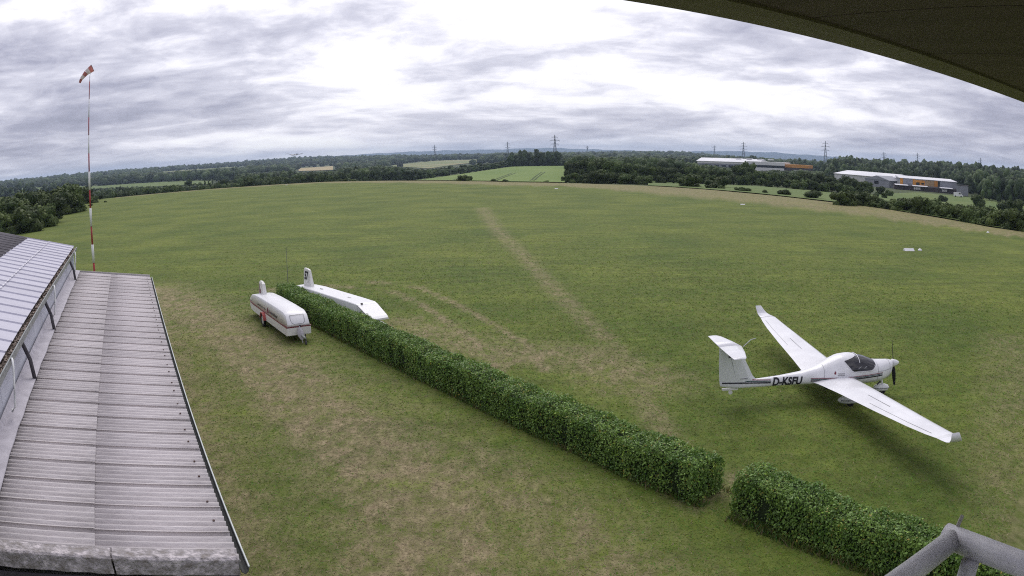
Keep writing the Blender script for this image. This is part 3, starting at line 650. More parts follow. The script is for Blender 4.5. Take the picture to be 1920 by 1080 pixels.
def trailer_near():
    fl = Vector((-9.90, 31.80)); ax = Vector((.533, -.846)).normalized(); pr = Vector((-ax.y, ax.x))  # towards front, towards far side
    Wd, Ln = 1.16, 7.75; o = fl+pr*(Wd/2)-ax*(Ln/2)
    root = empty('glider_trailer', (o.x, o.y, 0), math.atan2(ax.y, ax.x)); tag(root, 'white glider trailer with red wheel guard on the camera side of the hedge', 'trailer', 'glider trailers')
    h = Ln/2; w = Wd/2; zb, zs = .34, .70
    # lower tub
    b = MB(); b.loft([rect_ring(x, ww, b0, zs) for x, ww, b0 in ((-h+.02, w*.86, .42), (-h+.5, w*.97, .36), (-h+1.2, w, zb), (h-.05, w, zb), (h, w-.02, zb+.02))]); b.build('lower_body', M_GRPD, root, bevel=.015)
    b = MB(); b.loft([rect_ring(x, ww+.012, zs+.008, zs+.040) for x, ww in ((-h, w*.86), (-h+.5, w*.97), (-h+1.2, w), (h+.005, w))]); b.build('rub_rail', mat('maroon_rail', (.20, .035, .04), rough=.5), root)
    # lid: curved along its length, sloping nose
    prof = [(-h, .86, .08), (-h+.18, .88, .24), (-h+.6, .95, .40), (-h+1.4, .99, .50), (-h+3, 1, .56), (h-2.2, 1, .585), (h-.75, 1, .57), (h-.32, .97, .46), (h-.03, .92, .10)]
    b = MB(); b.loft([rect_ring(x, w*q-.005, zs+.046, zs+.046+t, .05*min(1, t/.4), .022*min(1, t/.4)) for x, q, t in prof]); b.build('lid', M_GRP, root, True)
    md = root.children[-1].modifiers.new('edge', 'EDGE_SPLIT'); md.split_angle = R(20)
    # hatch outline on the nose
    def nz(s): # point on the nose slope, s 0..1 bottom to top
        return (h-.03-.29*s+.006, zs+.046+.10+.36*s+.01)
    pts = []
    for yy, s in ((-.33, .98), (-.33, .5), (-.30, .15), (-.2, .0), (.2, .0), (.30, .15), (.33, .5), (.33, .98), (-.33, .98)): x_, z_ = nz(s); pts.append((x_, yy, z_))
    b = MB(); b.tube(pts, .008, 5); b.build('hatch_seam', M_GREYLN, root)
    b = MB(); b.box(h-.06, h+.012, .03, .09, zs-.04, zs+.10); b.build('latch', M_DKTRIM, root)
    # drawbar with folded stabiliser cover
    b = MB(); b.tube([(h-.3, 0, .42), (h+.5, 0, .40), (h+.95, 0, .40)], .045, 8); b.build('drawbar', M_ZINC, root)
    b = MB(); b.loft([[(h+.12+.16*q*s, -.11*q, .80-.78*s+.05*(1-abs(q))), (h+.12+.16*abs(q)*s, .11*q, .80-.78*s)] if False else
                      [(h+.06+.42*s, -.02-.14*math.sin(math.pi*min(s*1.15, 1)), .74-.66*s), (h+.06+.42*s+.12*math.sin(math.pi*s), 0, .78-.66*s), (h+.06+.42*s, .02+.14*math.sin(math.pi*min(s*1.15, 1)), .74-.66*s), (h+.02+.42*s, 0, .70-.66*s)] for q, s in ((1, t) for t in np.linspace(0, 1, 8))]); b.build('coupling_cover', mat('grey_cover', (.42, .41, .43), (.33, .32, .34), rough=.7), root)
    b = MB(); b.tube([(h+.55, .12, .5), (h+.55, .12, .12)], .025, 8); b.tube([(h+.55, .09, .09), (h+.55, .15, .09)], .09, 12); b.build('jockey_wheel', M_DKTRIM, root)
    # wheel with red guard
    xw = h-4.25
    wheel(root, xw, -w-.05, .33, -1); wheel(root, xw, w+.05, .33, 1)
    for sg in (-1, 1):
        g = MB(); rings = []
        for k in range(9):
            a = R(-80+165*k/8); c_, s_ = math.cos(a), math.sin(a); rings.append([(xw+.40*s_, sg*(w-.04), .33+.40*c_), (xw+.40*s_, sg*(w+.15), .33+.40*c_), (xw+.36*s_, sg*(w+.15), .33+.36*c_), (xw+.36*s_, sg*(w-.04), .33+.36*c_)])
        g.loft(rings); g.build('wheel_guard', mat('faded_red_guard', (.47, .11, .10), (.38, .08, .08), rough=.5), root)
    # fin box at the rear
    zt = zs+.046+.43
    b = MB(); b.loft([[(-h+.85-.03*s, -.15*(1-.3*s), zt+.66*s), (-h+.85-.03*s, .15*(1-.3*s), zt+.66*s), (-h+1.62-.20*s, .11*(1-.3*s), zt+.66*s), (-h+1.62-.20*s, -.11*(1-.3*s), zt+.66*s)] for s in (0, .5, .9)]+
                     [[(-h+.87, -.06, zt+.69), (-h+.87, .06, zt+.69), (-h+1.25, .05, zt+.68), (-h+1.25, -.05, zt+.68)]]); b.build('fin_box', M_GRPD, root)
    b = MB(); z0 = zt+.05; b.add([(-h+.92, -.152, z0), (-h+1.0, -.150, z0), (-h+.95, -.126, z0+.5), (-h+.89, -.126, z0+.5)], [(0, 1, 2, 3)]); b.add([(-h+1.10, -.145, z0+.02), (-h+1.22, -.142, z0+.02), (-h+1.14, -.132, z0+.26), (-h+1.05, -.134, z0+.26)], [(0, 1, 2, 3)]); b.build('fin_stripe', M_MARON, root)
    # lettering and emblem on the side of the lid
    yl = -w+.002; ln = .095
    marks(root, -h+2.1, -h+2.65, .86, yl, .11, 2, M_INK, ln); marks(root, -h+2.75, -h+3.3, .86, yl, .11, 3, M_INK, ln); marks(root, -h+3.4, -h+3.85, .86, yl, .11, 5, M_INK, ln); marks(root, -h+4.65, -h+6.1, .85, yl, .15, 8, M_INK, ln)
    b = MB(); 
    for cx, cz, rr_ in ((-h+4.28, 1.00, .075), (-h+4.20, .88, .085), (-h+4.38, .88, .085)):
        b.add([(cx+rr_*math.cos(2*math.pi*k/10), yl+(cz+rr_*math.sin(2*math.pi*k/10)-.746)*ln-.005, cz+rr_*math.sin(2*math.pi*k/10)) for k in range(10)], [tuple(range(10))])
    b.build('emblem', M_MARON, root)
    b = MB(); b.box(-h+.55, -h+.75, -w*.93, -w*.90, zs+.12, zs+.15); b.build('side_lamp', M_DKTRIM, root)
trailer_near()
def trailer_far():
    nose = Vector((-6.1, 34.32)); tail = Vector((-12.05, 41.8)); ax = (nose-tail).normalized(); Ln = (nose-tail).length; o = (nose+tail)/2
    root = empty('glider_trailer', (o.x, o.y, 0), math.atan2(ax.y, ax.x)); tag(root, 'low white glider trailer numbered 57 behind the hedge', 'trailer', 'glider trailers')
    h = Ln/2; w = .60
    b = MB(); b.loft([rect_ring(x, ww, b0, t) for x, ww, b0, t in ((-h, .25, .62, .85), (-h+.35, w*.72, .52, .82), (-h+1.3, w*.93, .45, .80), (-h+2.5, w, .4, .79), (h-2.4, w, .4, .79), (h-2.35, w-.01, .4, .79))]); b.build('lower_body', M_GRPD, root)
    b = MB(); b.loft([rect_ring(x, ww, z0, z1, .06, .03) for x, ww, z0, z1 in ((-h-.02, .26, .86, .95), (-h+.35, w*.74, .83, 1.02), (-h+1.3, w*.95, .81, 1.09), (-h+2.5, w+.01, .80, 1.13), (h-2.3, w+.01, .80, 1.15), (h-1.35, w+.01, .74, 1.14), (h-1.2, w, .70, 1.10))]); b.build('lid', M_GRP, root)
    b = MB(); b.loft([rect_ring(x, ww, z0, z1, .05, .02) for x, ww, z0, z1 in ((h-2.33, w-.012, .40, .81), (h-1.2, w-.002, .45, 1.095), (h-.15, w*.93, .5, .68), (h, w*.86, .52, .60))]); b.build('nose_ramp', M_GRP, root)
    b = MB(); b.tube([(h-1.18, -w+.04, 1.11), (h-.12, -w*.86, .70)], .022, 6); b.build('ramp_edge', M_GREYLN, root)
    b = MB(); b.box(h-1.3, h-1.2, -.30, -.22, 1.1, 1.17); b.build('strut_head', M_DKTRIM, root)
    for x in (-h+3.0, h-3.2): b = MB(); b.box(x, x+.28, -.05, .03, 1.13, 1.16); b.build('roof_vent', mat('grey_vent', (.45, .45, .45)), root)
    zt = 1.05
    b = MB(); b.loft([[(-h+.95+.02*s, -.13*(1-.45*s), zt+.98*s), (-h+.95+.02*s, .13*(1-.45*s), zt+.98*s), (-h+1.95-.30*s, .10*(1-.45*s), zt+.98*s), (-h+1.95-.30*s, -.10*(1-.45*s), zt+.98*s)] for s in (0, .5, .95)]+
                     [[(-h+1.0, -.05, zt+1.0), (-h+1.0, .05, zt+1.0), (-h+1.4, .04, zt+.99), (-h+1.4, -.04, zt+.99)]]); b.build('fin_box', M_GRPD, root)
    me = text_mesh('57', .62, .022); n = len(me.vertices); co = np.zeros(n*3); me.vertices.foreach_get('co', co); co = co.reshape(-1, 3)
    c2 = np.zeros_like(co); c2[:, 0] = -h+1.05+co[:, 0]*.72+co[:, 1]*.10; c2[:, 2] = zt+.40+co[:, 1]; s_ = (c2[:, 2]-zt)/.98; fx = np.clip((c2[:, 0]+h-.95)/.85, 0, 1); c2[:, 1] = -(.13-.03*fx)*(1-.45*s_)-.012
    me.vertices.foreach_set('co', c2.ravel()); me.materials.append(M_INK); me.update(); link('lettering', me, root)
    wheel(root, -.2, -w+.02, .3, -1); wheel(root, -.2, w-.02, .3, 1)
    b = MB(); b.tube([(h-.3, 0, .5), (h+.7, 0, .42)], .04, 8); b.build('drawbar', M_ZINC, root)
trailer_far()
b = MB(); b.tube([(0, 0, 0), (0, 0, 2.7)], .022, 6, .012); o = b.build('thin_pole', mat('pole_grey', (.2, .21, .2)), None); o.location = (-13.9, 45.6, 0)
tag(o, 'thin dark antenna pole standing between the two trailers', 'pole')

# ------------------------------------------------------------------ motor glider D-KSFU
M_PLANE = mat('aircraft_white', (.83, .83, .85), (.70, .70, .72), rough=.28, scale=1.1, detail=5, coat=.3)
FX = [-.52, -.60, -.72, -.95, -1.3, -1.8, -2.36, -2.8, -3.2, -3.6, -4.2, -5.0, -5.8, -6.5, -7.08]
FT = [1.20, 1.235, 1.25, 1.255, 1.27, 1.45, 1.57, 1.53, 1.37, 1.17, 1.01, .91, .845, .81, .79]
FB = [.95, .74, .64, .57, .51, .49, .49, .51, .54, .56, .575, .575, .56, .55, .64]
FW = [.15, .25, .34, .42, .50, .55, .57, .55, .47, .36, .25, .175, .125, .085, .025]
def fsec(x):
    X = FX[::-1]; return tuple(float(np.interp(x, X, q[::-1])) for q in (FT, FB, FW))
def fpt(x, ph, off=0.0):
    t, b_, w = fsec(x); zm = b_+(t-b_)*.42; c, s = math.cos(ph), math.sin(ph); e = .82
    y = -math.copysign(abs(c)**e, c)*(w+off); z = zm+(math.copysign(abs(s)**e, s)*((t-zm) if s > 0 else (zm-b_))) + off*s
    return (x, y, z)
def phi_of(x, z):
    t, b_, w = fsec(x); zm = b_+(t-b_)*.42; q = (z-zm)/((t-zm) if z > zm else (zm-b_)); q = max(-1, min(1, q)); return math.asin(math.copysign(abs(q)**(1/.82), q))
def airfoil(ch, t, n=9):
    xs = [(1-math.cos(math.pi*k/n))/2 for k in range(n+1)]
    yt = lambda x: 5*t*(.2969*math.sqrt(x)-.126*x-.3516*x*x+.2843*x**3-.1015*x**4)
    up_ = [(x, yt(x)*1.25) for x in xs]; lo = [(x, -yt(x)*.75) for x in xs[1:-1]]
    return [(x*ch, z*ch) for x, z in up_+lo[::-1]]
def aircraft():
    root = empty('motor_glider', (13.735, 23.119, 0), .0175); tag(root, 'white motor glider with dark canopy marked D-KSFU parked on the grass', 'aircraft')
    xs = np.concatenate([[-.52, -.56, -.60, -.66, -.72, -.82], np.linspace(-.95, -7.08, 46)])
    # canopy region stays open in the shell colour underneath
    b = MB(); b.loft([[fpt(x, 2*math.pi*k/28) for k in range(28)] for x in xs]); b.build('fuselage', M_PLANE, root, True)
    # canopy glass
    glass = mat('tinted_canopy', (.012, .012, .016), (.03, .03, .035), rough=.06, spec=.6, scale=5)
    V = []; n = 16; m_ = 12
    def zl(x): return float(np.interp(x, [-2.74, -2.42, -1.62, -1.46, -1.40], [1.38, 1.04, 1.03, 1.12, 1.22]))
    def zh(x): return float(np.interp(x, [-2.74, -2.55, -2.3, -2.12, -2.1], [1.40, 1.44, 1.505, 1.54, 9]))
    for side in (0, 1):
        b = MB(); rings = []
        for i in range(n+1):
            x = -2.72+(2.72-1.42)*i/n; p0 = phi_of(x, zl(x)); p1 = phi_of(x, min(zh(x), fsec(x)[0])) if zh(x) < 8 else math.pi/2
            ring = []
            for k in range(m_+1):
                ph = p0+(p1-p0)*k/m_; p = fpt(x, ph, .006); ring.append(p if side == 0 else (p[0], -p[1], p[2]))
            rings.append(ring)
        b.loft(rings, cap=False, close=False); b.build('canopy_glass', glass, root, True)
    # bright frame line along the canopy sill and bow
    for side in (1, -1):
        pts = []
        for x in np.linspace(-2.72, -1.44, 16): p = fpt(x, phi_of(x, zl(x)), .006); pts.append((p[0], p[1]*side, p[2]))
        b = MB(); b.tube(pts, .014, 5); b.build('canopy_frame', M_PLANE, root)
    pts = [fpt(-2.13, a, .008) for a in np.linspace(.65, math.pi-.65, 12)]; b = MB(); b.tube(pts, .016, 5); b.build('canopy_bow', M_PLANE, root)
    # pale harness and seat edge showing through the glass
    for xx in (-2.2, -1.95): b = MB(); p = fpt(xx, phi_of(xx, 1.13), .009); q = fpt(xx+.12, phi_of(xx+.12, 1.2), .009); b.tube([p, q], .012, 5); b.build('harness', mat('pale_harness', (.35, .36, .38)), root)
    # spinner and propeller
    b = MB(); b.tube([(-.17, 0, 1.10), (-.20, 0, 1.10), (-.28, 0, 1.10), (-.40, 0, 1.10), (-.50, 0, 1.10)], [.008, .05, .095, .135, .15], 16); b.build('spinner', M_PLANE, root, True)
    blk = mat('propeller_black', (.022, .022, .025), rough=.45)
    for sg in (1, -1):
        d = Vector((0, .34*sg, .94*sg)).normalized(); a = Vector((0, d.z, -d.y)); rings = []
        for k, (r, cw, tw) in enumerate(((.08, .07, 50), (.2, .13, 42), (.4, .17, 30), (.6, .15, 22), (.74, .11, 18), (.8, .03, 16))):
            c0 = Vector((-.43, 0, 1.10))+d*r; u_ = (a*math.cos(R(tw))+Vector((1, 0, 0))*math.sin(R(tw)))*cw*.5; n_ = d.cross(u_).normalized()*.012
            rings.append([c0-u_, c0+n_, c0+u_, c0-n_])
        b = MB(); b.loft(rings); pb = b.build('propeller_blade', blk, root)
        e0 = Vector((-.425, 0, 1.10))+d*.66; b = MB(); b.tube([e0-a*.04, e0+a*.04], .006, 4); b.build('blade_tip_mark', M_PLANE, pb)
    # wings
    for sg in (-1, 1):
        st = [(.30, -2.22, 1.62, .70, .15), (.75, -2.27, 1.52, .755, .15), (2.0, -2.30, 1.38, .85, .145), (4.2, -2.33, 1.16, .98, .14), (6.0, -2.37, .94, 1.10, .13), (6.9, -2.39, .80, 1.17, .12), (7.35, -2.42, .70, 1.22, .12)]
        b = MB(); rings = []
        for yy, le, ch, z, t in st: rings.append([(le-px, sg*yy, z+pz) for px, pz in airfoil(ch, t)])
        b.loft(rings); w = b.build('wing', M_PLANE, root, True)
        md = w.modifiers.new('edge', 'EDGE_SPLIT'); md.split_angle = R(40)
        # upswept tip
        b = MB(); rings = []
        for yy, le, ch, z, t, k_ in ((7.35, -2.42, .70, 1.22, .12, 0), (7.6, -2.47, .62, 1.235, .11, .1), (7.85, -2.55, .52, 1.26, .10, .25), (8.0, -2.62, .44, 1.31, .09, .6), (8.08, -2.72, .36, 1.42, .08, 1), (8.12, -2.86, .26, 1.60, .07, 1)): rings.append([(le-px, sg*(yy-pz*k_), z+pz*(1-k_)) for px, pz in airfoil(ch, t)])
        b.loft(rings); b.build('wing_tip', M_PLANE, w, True)
        # control surface gaps and airbrake slots
        def on(yy, f, up_=.0):
            le = np.interp(yy, [s[0] for s in st], [s[1] for s in st]); ch = np.interp(yy, [s[0] for s in st], [s[2] for s in st]); z = np.interp(yy, [s[0] for s in st], [s[3] for s in st]); t = np.interp(yy, [s[0] for s in st], [s[4] for s in st])
            yt = 5*t*(.2969*math.sqrt(f)-.126*f-.3516*f*f+.2843*f**3-.1015*f**4)*1.25
            return (le-f*ch, sg*yy, z+yt*ch+.003+up_)
        def line(pts, wd, m2, nm): 
            b = MB(); b.tube([on(*p) for p in pts], wd, 4); b.build(nm, m2, w)
        line([(3.6, .8), (4.6, .8), (5.8, .8), (7.0, .8)], .005, M_GREYLN, 'aileron_gap')
        line([(2.9, .52), (3.6, .52), (4.3, .52)], .008, M_GREYLN, 'airbrake_slot')
    # tail
    b = MB(); rings = []
    for z, le, te, t in ((.74, -5.72, -7.10, .09), (.95, -5.95, -7.13, .075), (1.4, -6.20, -7.16, .06), (1.93, -6.46, -7.18, .05)):
        ch = le-te; rings.append([(le-f*ch, yv*t*s2, z) for f, yv, s2 in ((0, 0, 1), (.15, .8, 1), (.4, 1, 1), (.75, .6, 1), (1, .05, 1), (.75, .6, -1), (.4, 1, -1), (.15, .8, -1))])
    b.loft(rings); fin = b.build('fin', mat('fin_white', (.74, .76, .76), (.70, .72, .72), rough=.35), root)
    b = MB(); b.tube([(-6.53, -.062, .80), (-6.80, -.042, 1.7)], .007, 4); b.build('rudder_gap', M_DKTRIM, fin)
    b = MB(); b.box(-6.78, -6.86, -.05, -.03, 1.60, 1.68); b.build('rudder_hinge', M_DKTRIM, fin)
    for sg in (-1, 1):
        b = MB(); b.loft([[(le-px, sg*yy, 1.95+pz) for px, pz in airfoil(ch, .09)] for yy, le, ch in ((0.0, -6.40, .78), (.7, -6.52, .65), (1.35, -6.68, .47), (1.54, -6.78, .36))]); b.build('tailplane', M_PLANE, root, True)
    b = MB(); b.tube([(-6.36, 0, 1.94), (-6.1, 0, 2.17), (-5.94, 0, 2.20)], .014, 6); b.build('probe', mat('probe_grey', (.55, .57, .56)), root)
    b = MB(); b.box(-7.0, -6.45, -.03, .03, .50, .57); b.tube([(-6.7, -.02, .42), (-6.7, .02, .42)], .07, 10); b.build('tail_skid', M_GRPD, root)
    # landing gear with spats
    for nm, x, y in (('main', -2.62, -1.0), ('main', -2.62, 1.0), ('nose', -.78, 0)):
        b = MB(); b.tube([(x, y*.35, .58), (x, y*.7, .40), (x, y, .24)] if nm == 'main' else [(x-.15, 0, .62), (x-.05, 0, .40), (x, 0, .25)], .05, 8); leg = b.build('gear_leg', M_PLANE, root, True)
        b = MB(); L_ = .46 if nm == 'main' else .36; rings = []
        for f in (-1, -.8, -.4, 0, .4, .75, 1): 
            r = (1-abs(f)**2.2)**.5 if abs(f) < 1 else .02; rings.append([(x+f*L_-.06, y+.12*r*math.cos(a), .23+.15*r*math.sin(a)-.02*f) for a in np.linspace(0, 2*math.pi, 13)[:-1]])
        b.loft(rings); sp = b.build('wheel_spat', M_PLANE, root, True)
        b = MB(); b.tube([(x, y-.055, .135), (x, y+.055, .135)], .135, 14); b.build('wheel', M_TYRE, sp)
        for dz in ((0, .035) if nm == 'main' else (0,)): b = MB(); b.tube([(x-.42, y-.085, .235+dz), (x-.15, y-.123, .225+dz), (x+.12, y-.123, .22+dz), (x+.3, y-.085, .22+dz)], .008, 4); b.build('stripe', M_INK, sp)
    for xx, a0, a1 in ((-1.32, -.5, 1.6), (-3.45, -.9, 1.5), (-.74, -1.2, 1.6)):
        b = MB(); b.tube([fpt(xx, a, .003) for a in np.linspace(a0, a1, 12)], .005, 4); b.build('panel_seam', M_GREYLN, root)
    b = MB(); b.tube([fpt(x_, .25, .004) for x_ in np.linspace(-1.3, -.62, 8)], .005, 4); b.build('cowl_seam', M_GREYLN, root)
    # exhaust
    b = MB(); b.tube([(-1.05, -.25, .55), (-1.2, -.27, .44)], .03, 8); b.build('exhaust', M_DKTRIM, root)
    # stripes along the side and registration
    zs = lambda x: float(np.interp(x, [-7.05, -5.3, -3.9, -2.6, -1.15], [.755, .735, .755, .785, .84]))
    for side in (1, -1):
        for k, (dz, wd, m2) in enumerate(((-.005, .020, M_INK), (.043, .012, mat('green_stripe', (.02, .07, .06))), (.08, .010, M_MARON))):
            for x0, x1 in ((-7.03, -5.34), (-3.92, -1.12)):
                b = MB(); rings = []
                for x in np.linspace(x0, x1, 14):
                    a, c = fpt(x, phi_of(x, zs(x)+dz-wd), .012), fpt(x, phi_of(x, zs(x)+dz+wd), .012); rings.append([(a[0], a[1]*side, a[2]), (c[0], c[1]*side, c[2])])
                b.loft(rings, cap=False, close=False); b.build('stripe', m2, root)
        def put(body, size, x0, z0, m2, sl=.0, wide=1.0, nm='lettering'):
            me = text_mesh(body, size, size*.035); n_ = len(me.vertices); co = np.zeros(n_*3); me.vertices.foreach_get('co', co); co = co.reshape(-1, 3); wmax = co[:, 0].max()
            out = np.zeros_like(co)
            for i, (tx, ty, _) in enumerate(co):
                x = x0+(tx*wide+ty*.18 if side == 1 else (wmax-tx)*wide-ty*.18); z = z0+ty+sl*(x-x0); p = fpt(x, phi_of(x, z), .014); out[i] = (x, p[1]*side, p[2])
            me.vertices.foreach_set('co', out.ravel()); me.materials.append(m2); me.update(); link(nm, me, root)
        put('D-KSFU', .335, -5.29, .635, M_INK, .022, .93)
        # emblem and two short lines of small print behind the cockpit
        p = fpt(-3.08, phi_of(-3.08, 1.02), .009); r_ = .05
        b = MB(); b.add([(p[0]+r_*.8*math.cos(a), p[1]*side, p[2]+r_*math.sin(a)+(.02 if abs(a-1.57) < .2 else 0)) for a in np.linspace(0, 6.283, 9)[:-1]], [tuple(range(8))]); b.build('emblem', M_MARON, root)
        for z0, z1 in ((.985, 1.01), (.93, .95)):
            b = MB(); 
            rings = [[(lambda q, s=side: (q[0], q[1]*s, q[2]))(fpt(x, phi_of(x, z), .008)) for z in (z0, z1)] for x in np.linspace(-2.98, -2.72, 6)]
            b.loft(rings, cap=False, close=False); b.build('small_print', M_GREYLN, root)
        b = MB(); rings = [[(lambda q, s=side: (q[0], q[1]*s, q[2]))((x, -.085+.0*x, z)) for z in (.875, .90)] for x in (-6.42, -6.15)]; b.loft(rings, cap=False, close=False); b.build('small_print', M_GREYLN, root)
aircraft()

# ------------------------------------------------------------------ glider on approach
def glider():
    root = empty('gliding_sailplane', (-163.8, 565, 12.6), R(-68)); tag(root, 'sailplane in the air low over the far woods', 'aircraft')
    root.rotation_euler = (R(-4), R(-9), R(-112))
    m_ = mat('sailplane_shade', (.20, .19, .18), rough=.5); mw = mat('sailplane_white', (.8, .8, .8), rough=.4)  # wings and tail coloured dark for their shaded underside
    for sg in (1, -1):
        b = MB(); b.loft([[(le-px, sg*yy, z+pz*1.6) for px, pz in airfoil(ch, .15)] for yy, le, ch, z in ((.15, .4, 1.3, 0), (3.2, .3, 1.15, .22), (6.6, .1, .9, .8), (9.0, -.2, .55, 1.5))]); b.build('wing', m_, root)
    b = MB(); b.tube([(3.1, 0, -.55), (2.8, 0, -.5), (1.8, 0, -.35), (.4, 0, -.2), (-1.5, 0, 0), (-4.2, 0, .25)], [.06, .28, .45, .42, .22, .12], 10); b.build('fuselage', mw, root, True)
    b = MB(); b.add([(-3.5, -.05, .2), (-4.4, -.05, .2), (-4.5, -.04, 1.6), (-3.9, -.04, 1.6), (-3.5, .05, .2), (-4.4, .05, .2), (-4.5, .04, 1.6), (-3.9, .04, 1.6)], [(0, 1, 2, 3), (7, 6, 5, 4), (0, 4, 5, 1), (1, 5, 6, 2), (2, 6, 7, 3), (3, 7, 4, 0)]); b.build('fin', m_, root)
    b = MB(); b.box(-4.5, -3.95, -1.4, 1.4, 1.55, 1.62); b.build('tailplane', m_, root)
glider()

# ------------------------------------------------------------------ small white markers on the field
def marker(kind, x, y, label, sc=.5):
    if kind == 'cone':
        b = MB(); b.loft([[(r*math.cos(a), r*math.sin(a), z) for a in np.linspace(0, 6.283, 13)[:-1]] for r, z in ((.42, 0), (.45, .06), (.36, .22), (.18, .36), (.05, .40))]); o = b.build('marker_cone', M_GRP)
    else:
        b = MB(); b.prism([(-.35, 0), (.35, 0), (.04, .3), (-.04, .3)], -.75, .75, 'x'); o = b.build('marker_board', M_GRP)
    o.scale = (sc,)*3; o.location = (x, y, tz(x, y)); tag(o, label, 'marker', 'white field markers')
marker('board', 36.9, 62.75, 'flat white marker board lying in the grass at the right', .75); marker('cone', 38.35, 62.9, 'white round marker beside the flat board in the grass')
marker('board', 10.1, 171, 'white marker at the middle of the far field edge'); marker('board', 37.7, 120.7, 'white marker board before the dry grass strip, right of centre'); marker('cone', 61.8, 82.2, 'rightmost white marker near the field corner')
marker('board', -74, 246, 'small white marker at the far left field edge'); 
# ------------------------------------------------------------------ pylons
def pylon(az, d, el_b, el_t, label):
    x, y = pol(az, d); zb = tz(x, y)-.3; ztp = CAM_H+d*math.tan(R(el_t)); H = ztp-zb
    root = empty('power_pylon', (x, y, zb), R(-az)+.25); tag(root, label, 'pylon', 'power line pylons on the skyline')
    m_ = mat('pylon_steel', (.16, .175, .19), rough=.6, metallic=.3); r = .10+.00009*d; wb = H*.075; wt = .5
    W_ = lambda s: wb*(1-s)**1.3+wt*min(1, 1.4-s)*1.0
    lv = [0, .16, .31, .45, .57, .68, .78, .88, 1.0]
    for sx in (-1, 1):
        for sy in (-1, 1):
            b = MB(); b.tube([(sx*W_(s), sy*W_(s), s*H) for s in lv], r, 4); b.build('leg', m_, root)
    b = MB()
    for i in range(len(lv)-1):
        a, c = lv[i], lv[i+1]
        for s in (-1, 1):
            for q in ((0, 1), (1, 0)):
                f = lambda t, k: (k*W_(t), s*W_(t), t*H) if q[0] else (s*W_(t), k*W_(t), t*H)
                b.tube([f(a, -1), f(c, 1)], r*.6, 3); b.tube([f(a, 1), f(c, -1)], r*.6, 3)
    o = b.build('lattice', m_, root, recalc=False); o['kind'] = 'stuff'
    for s, hw in ((.70, .17), (.82, .21), (.92, .13)):
        b = MB(); hw *= H*.75
        for sg in (1, -1): b.tube([(0, 0, s*H+.9), (sg*hw, 0, s*H)], r*.7, 4); b.tube([(0, 0, s*H-.5), (sg*hw, 0, s*H)], r*.7, 4); b.tube([(sg*hw, 0, s*H), (sg*hw, 0, s*H-2.2)], r*.6, 4)
        b.build('crossarm', m_, root, recalc=False)
for a_ in ((3.3, 1000, -.91, 1.38, 'tallest pylon, standing above the bright crop field'), (-.2, 1900, .2, .88, 'small pylon just left of the tallest one'), (-5.6, 2300, .2, .76, 'leftmost pylon, over the forest clearing'),
           (17.4, 1500, 0, 1.06, 'pylon above the long white factory roof'), (23.7, 1300, 0, 1.37, 'second tallest pylon, over the blue hills at the right'), (28.3, 1900, 0, .84, 'pylon where the right hand wood begins'),
           (15.2, 3000, 0, .72, 'tiny pylon left of the factory'), (31.0, 2300, 0, .93, 'faint pylon over the right hand wood'), (36.2, 2500, 0, .95, 'rightmost faint pylon over the dark wood'), (5.7, 3200, 0, .55, 'tiny pylon right of the tallest one')):
    pylon(*a_)

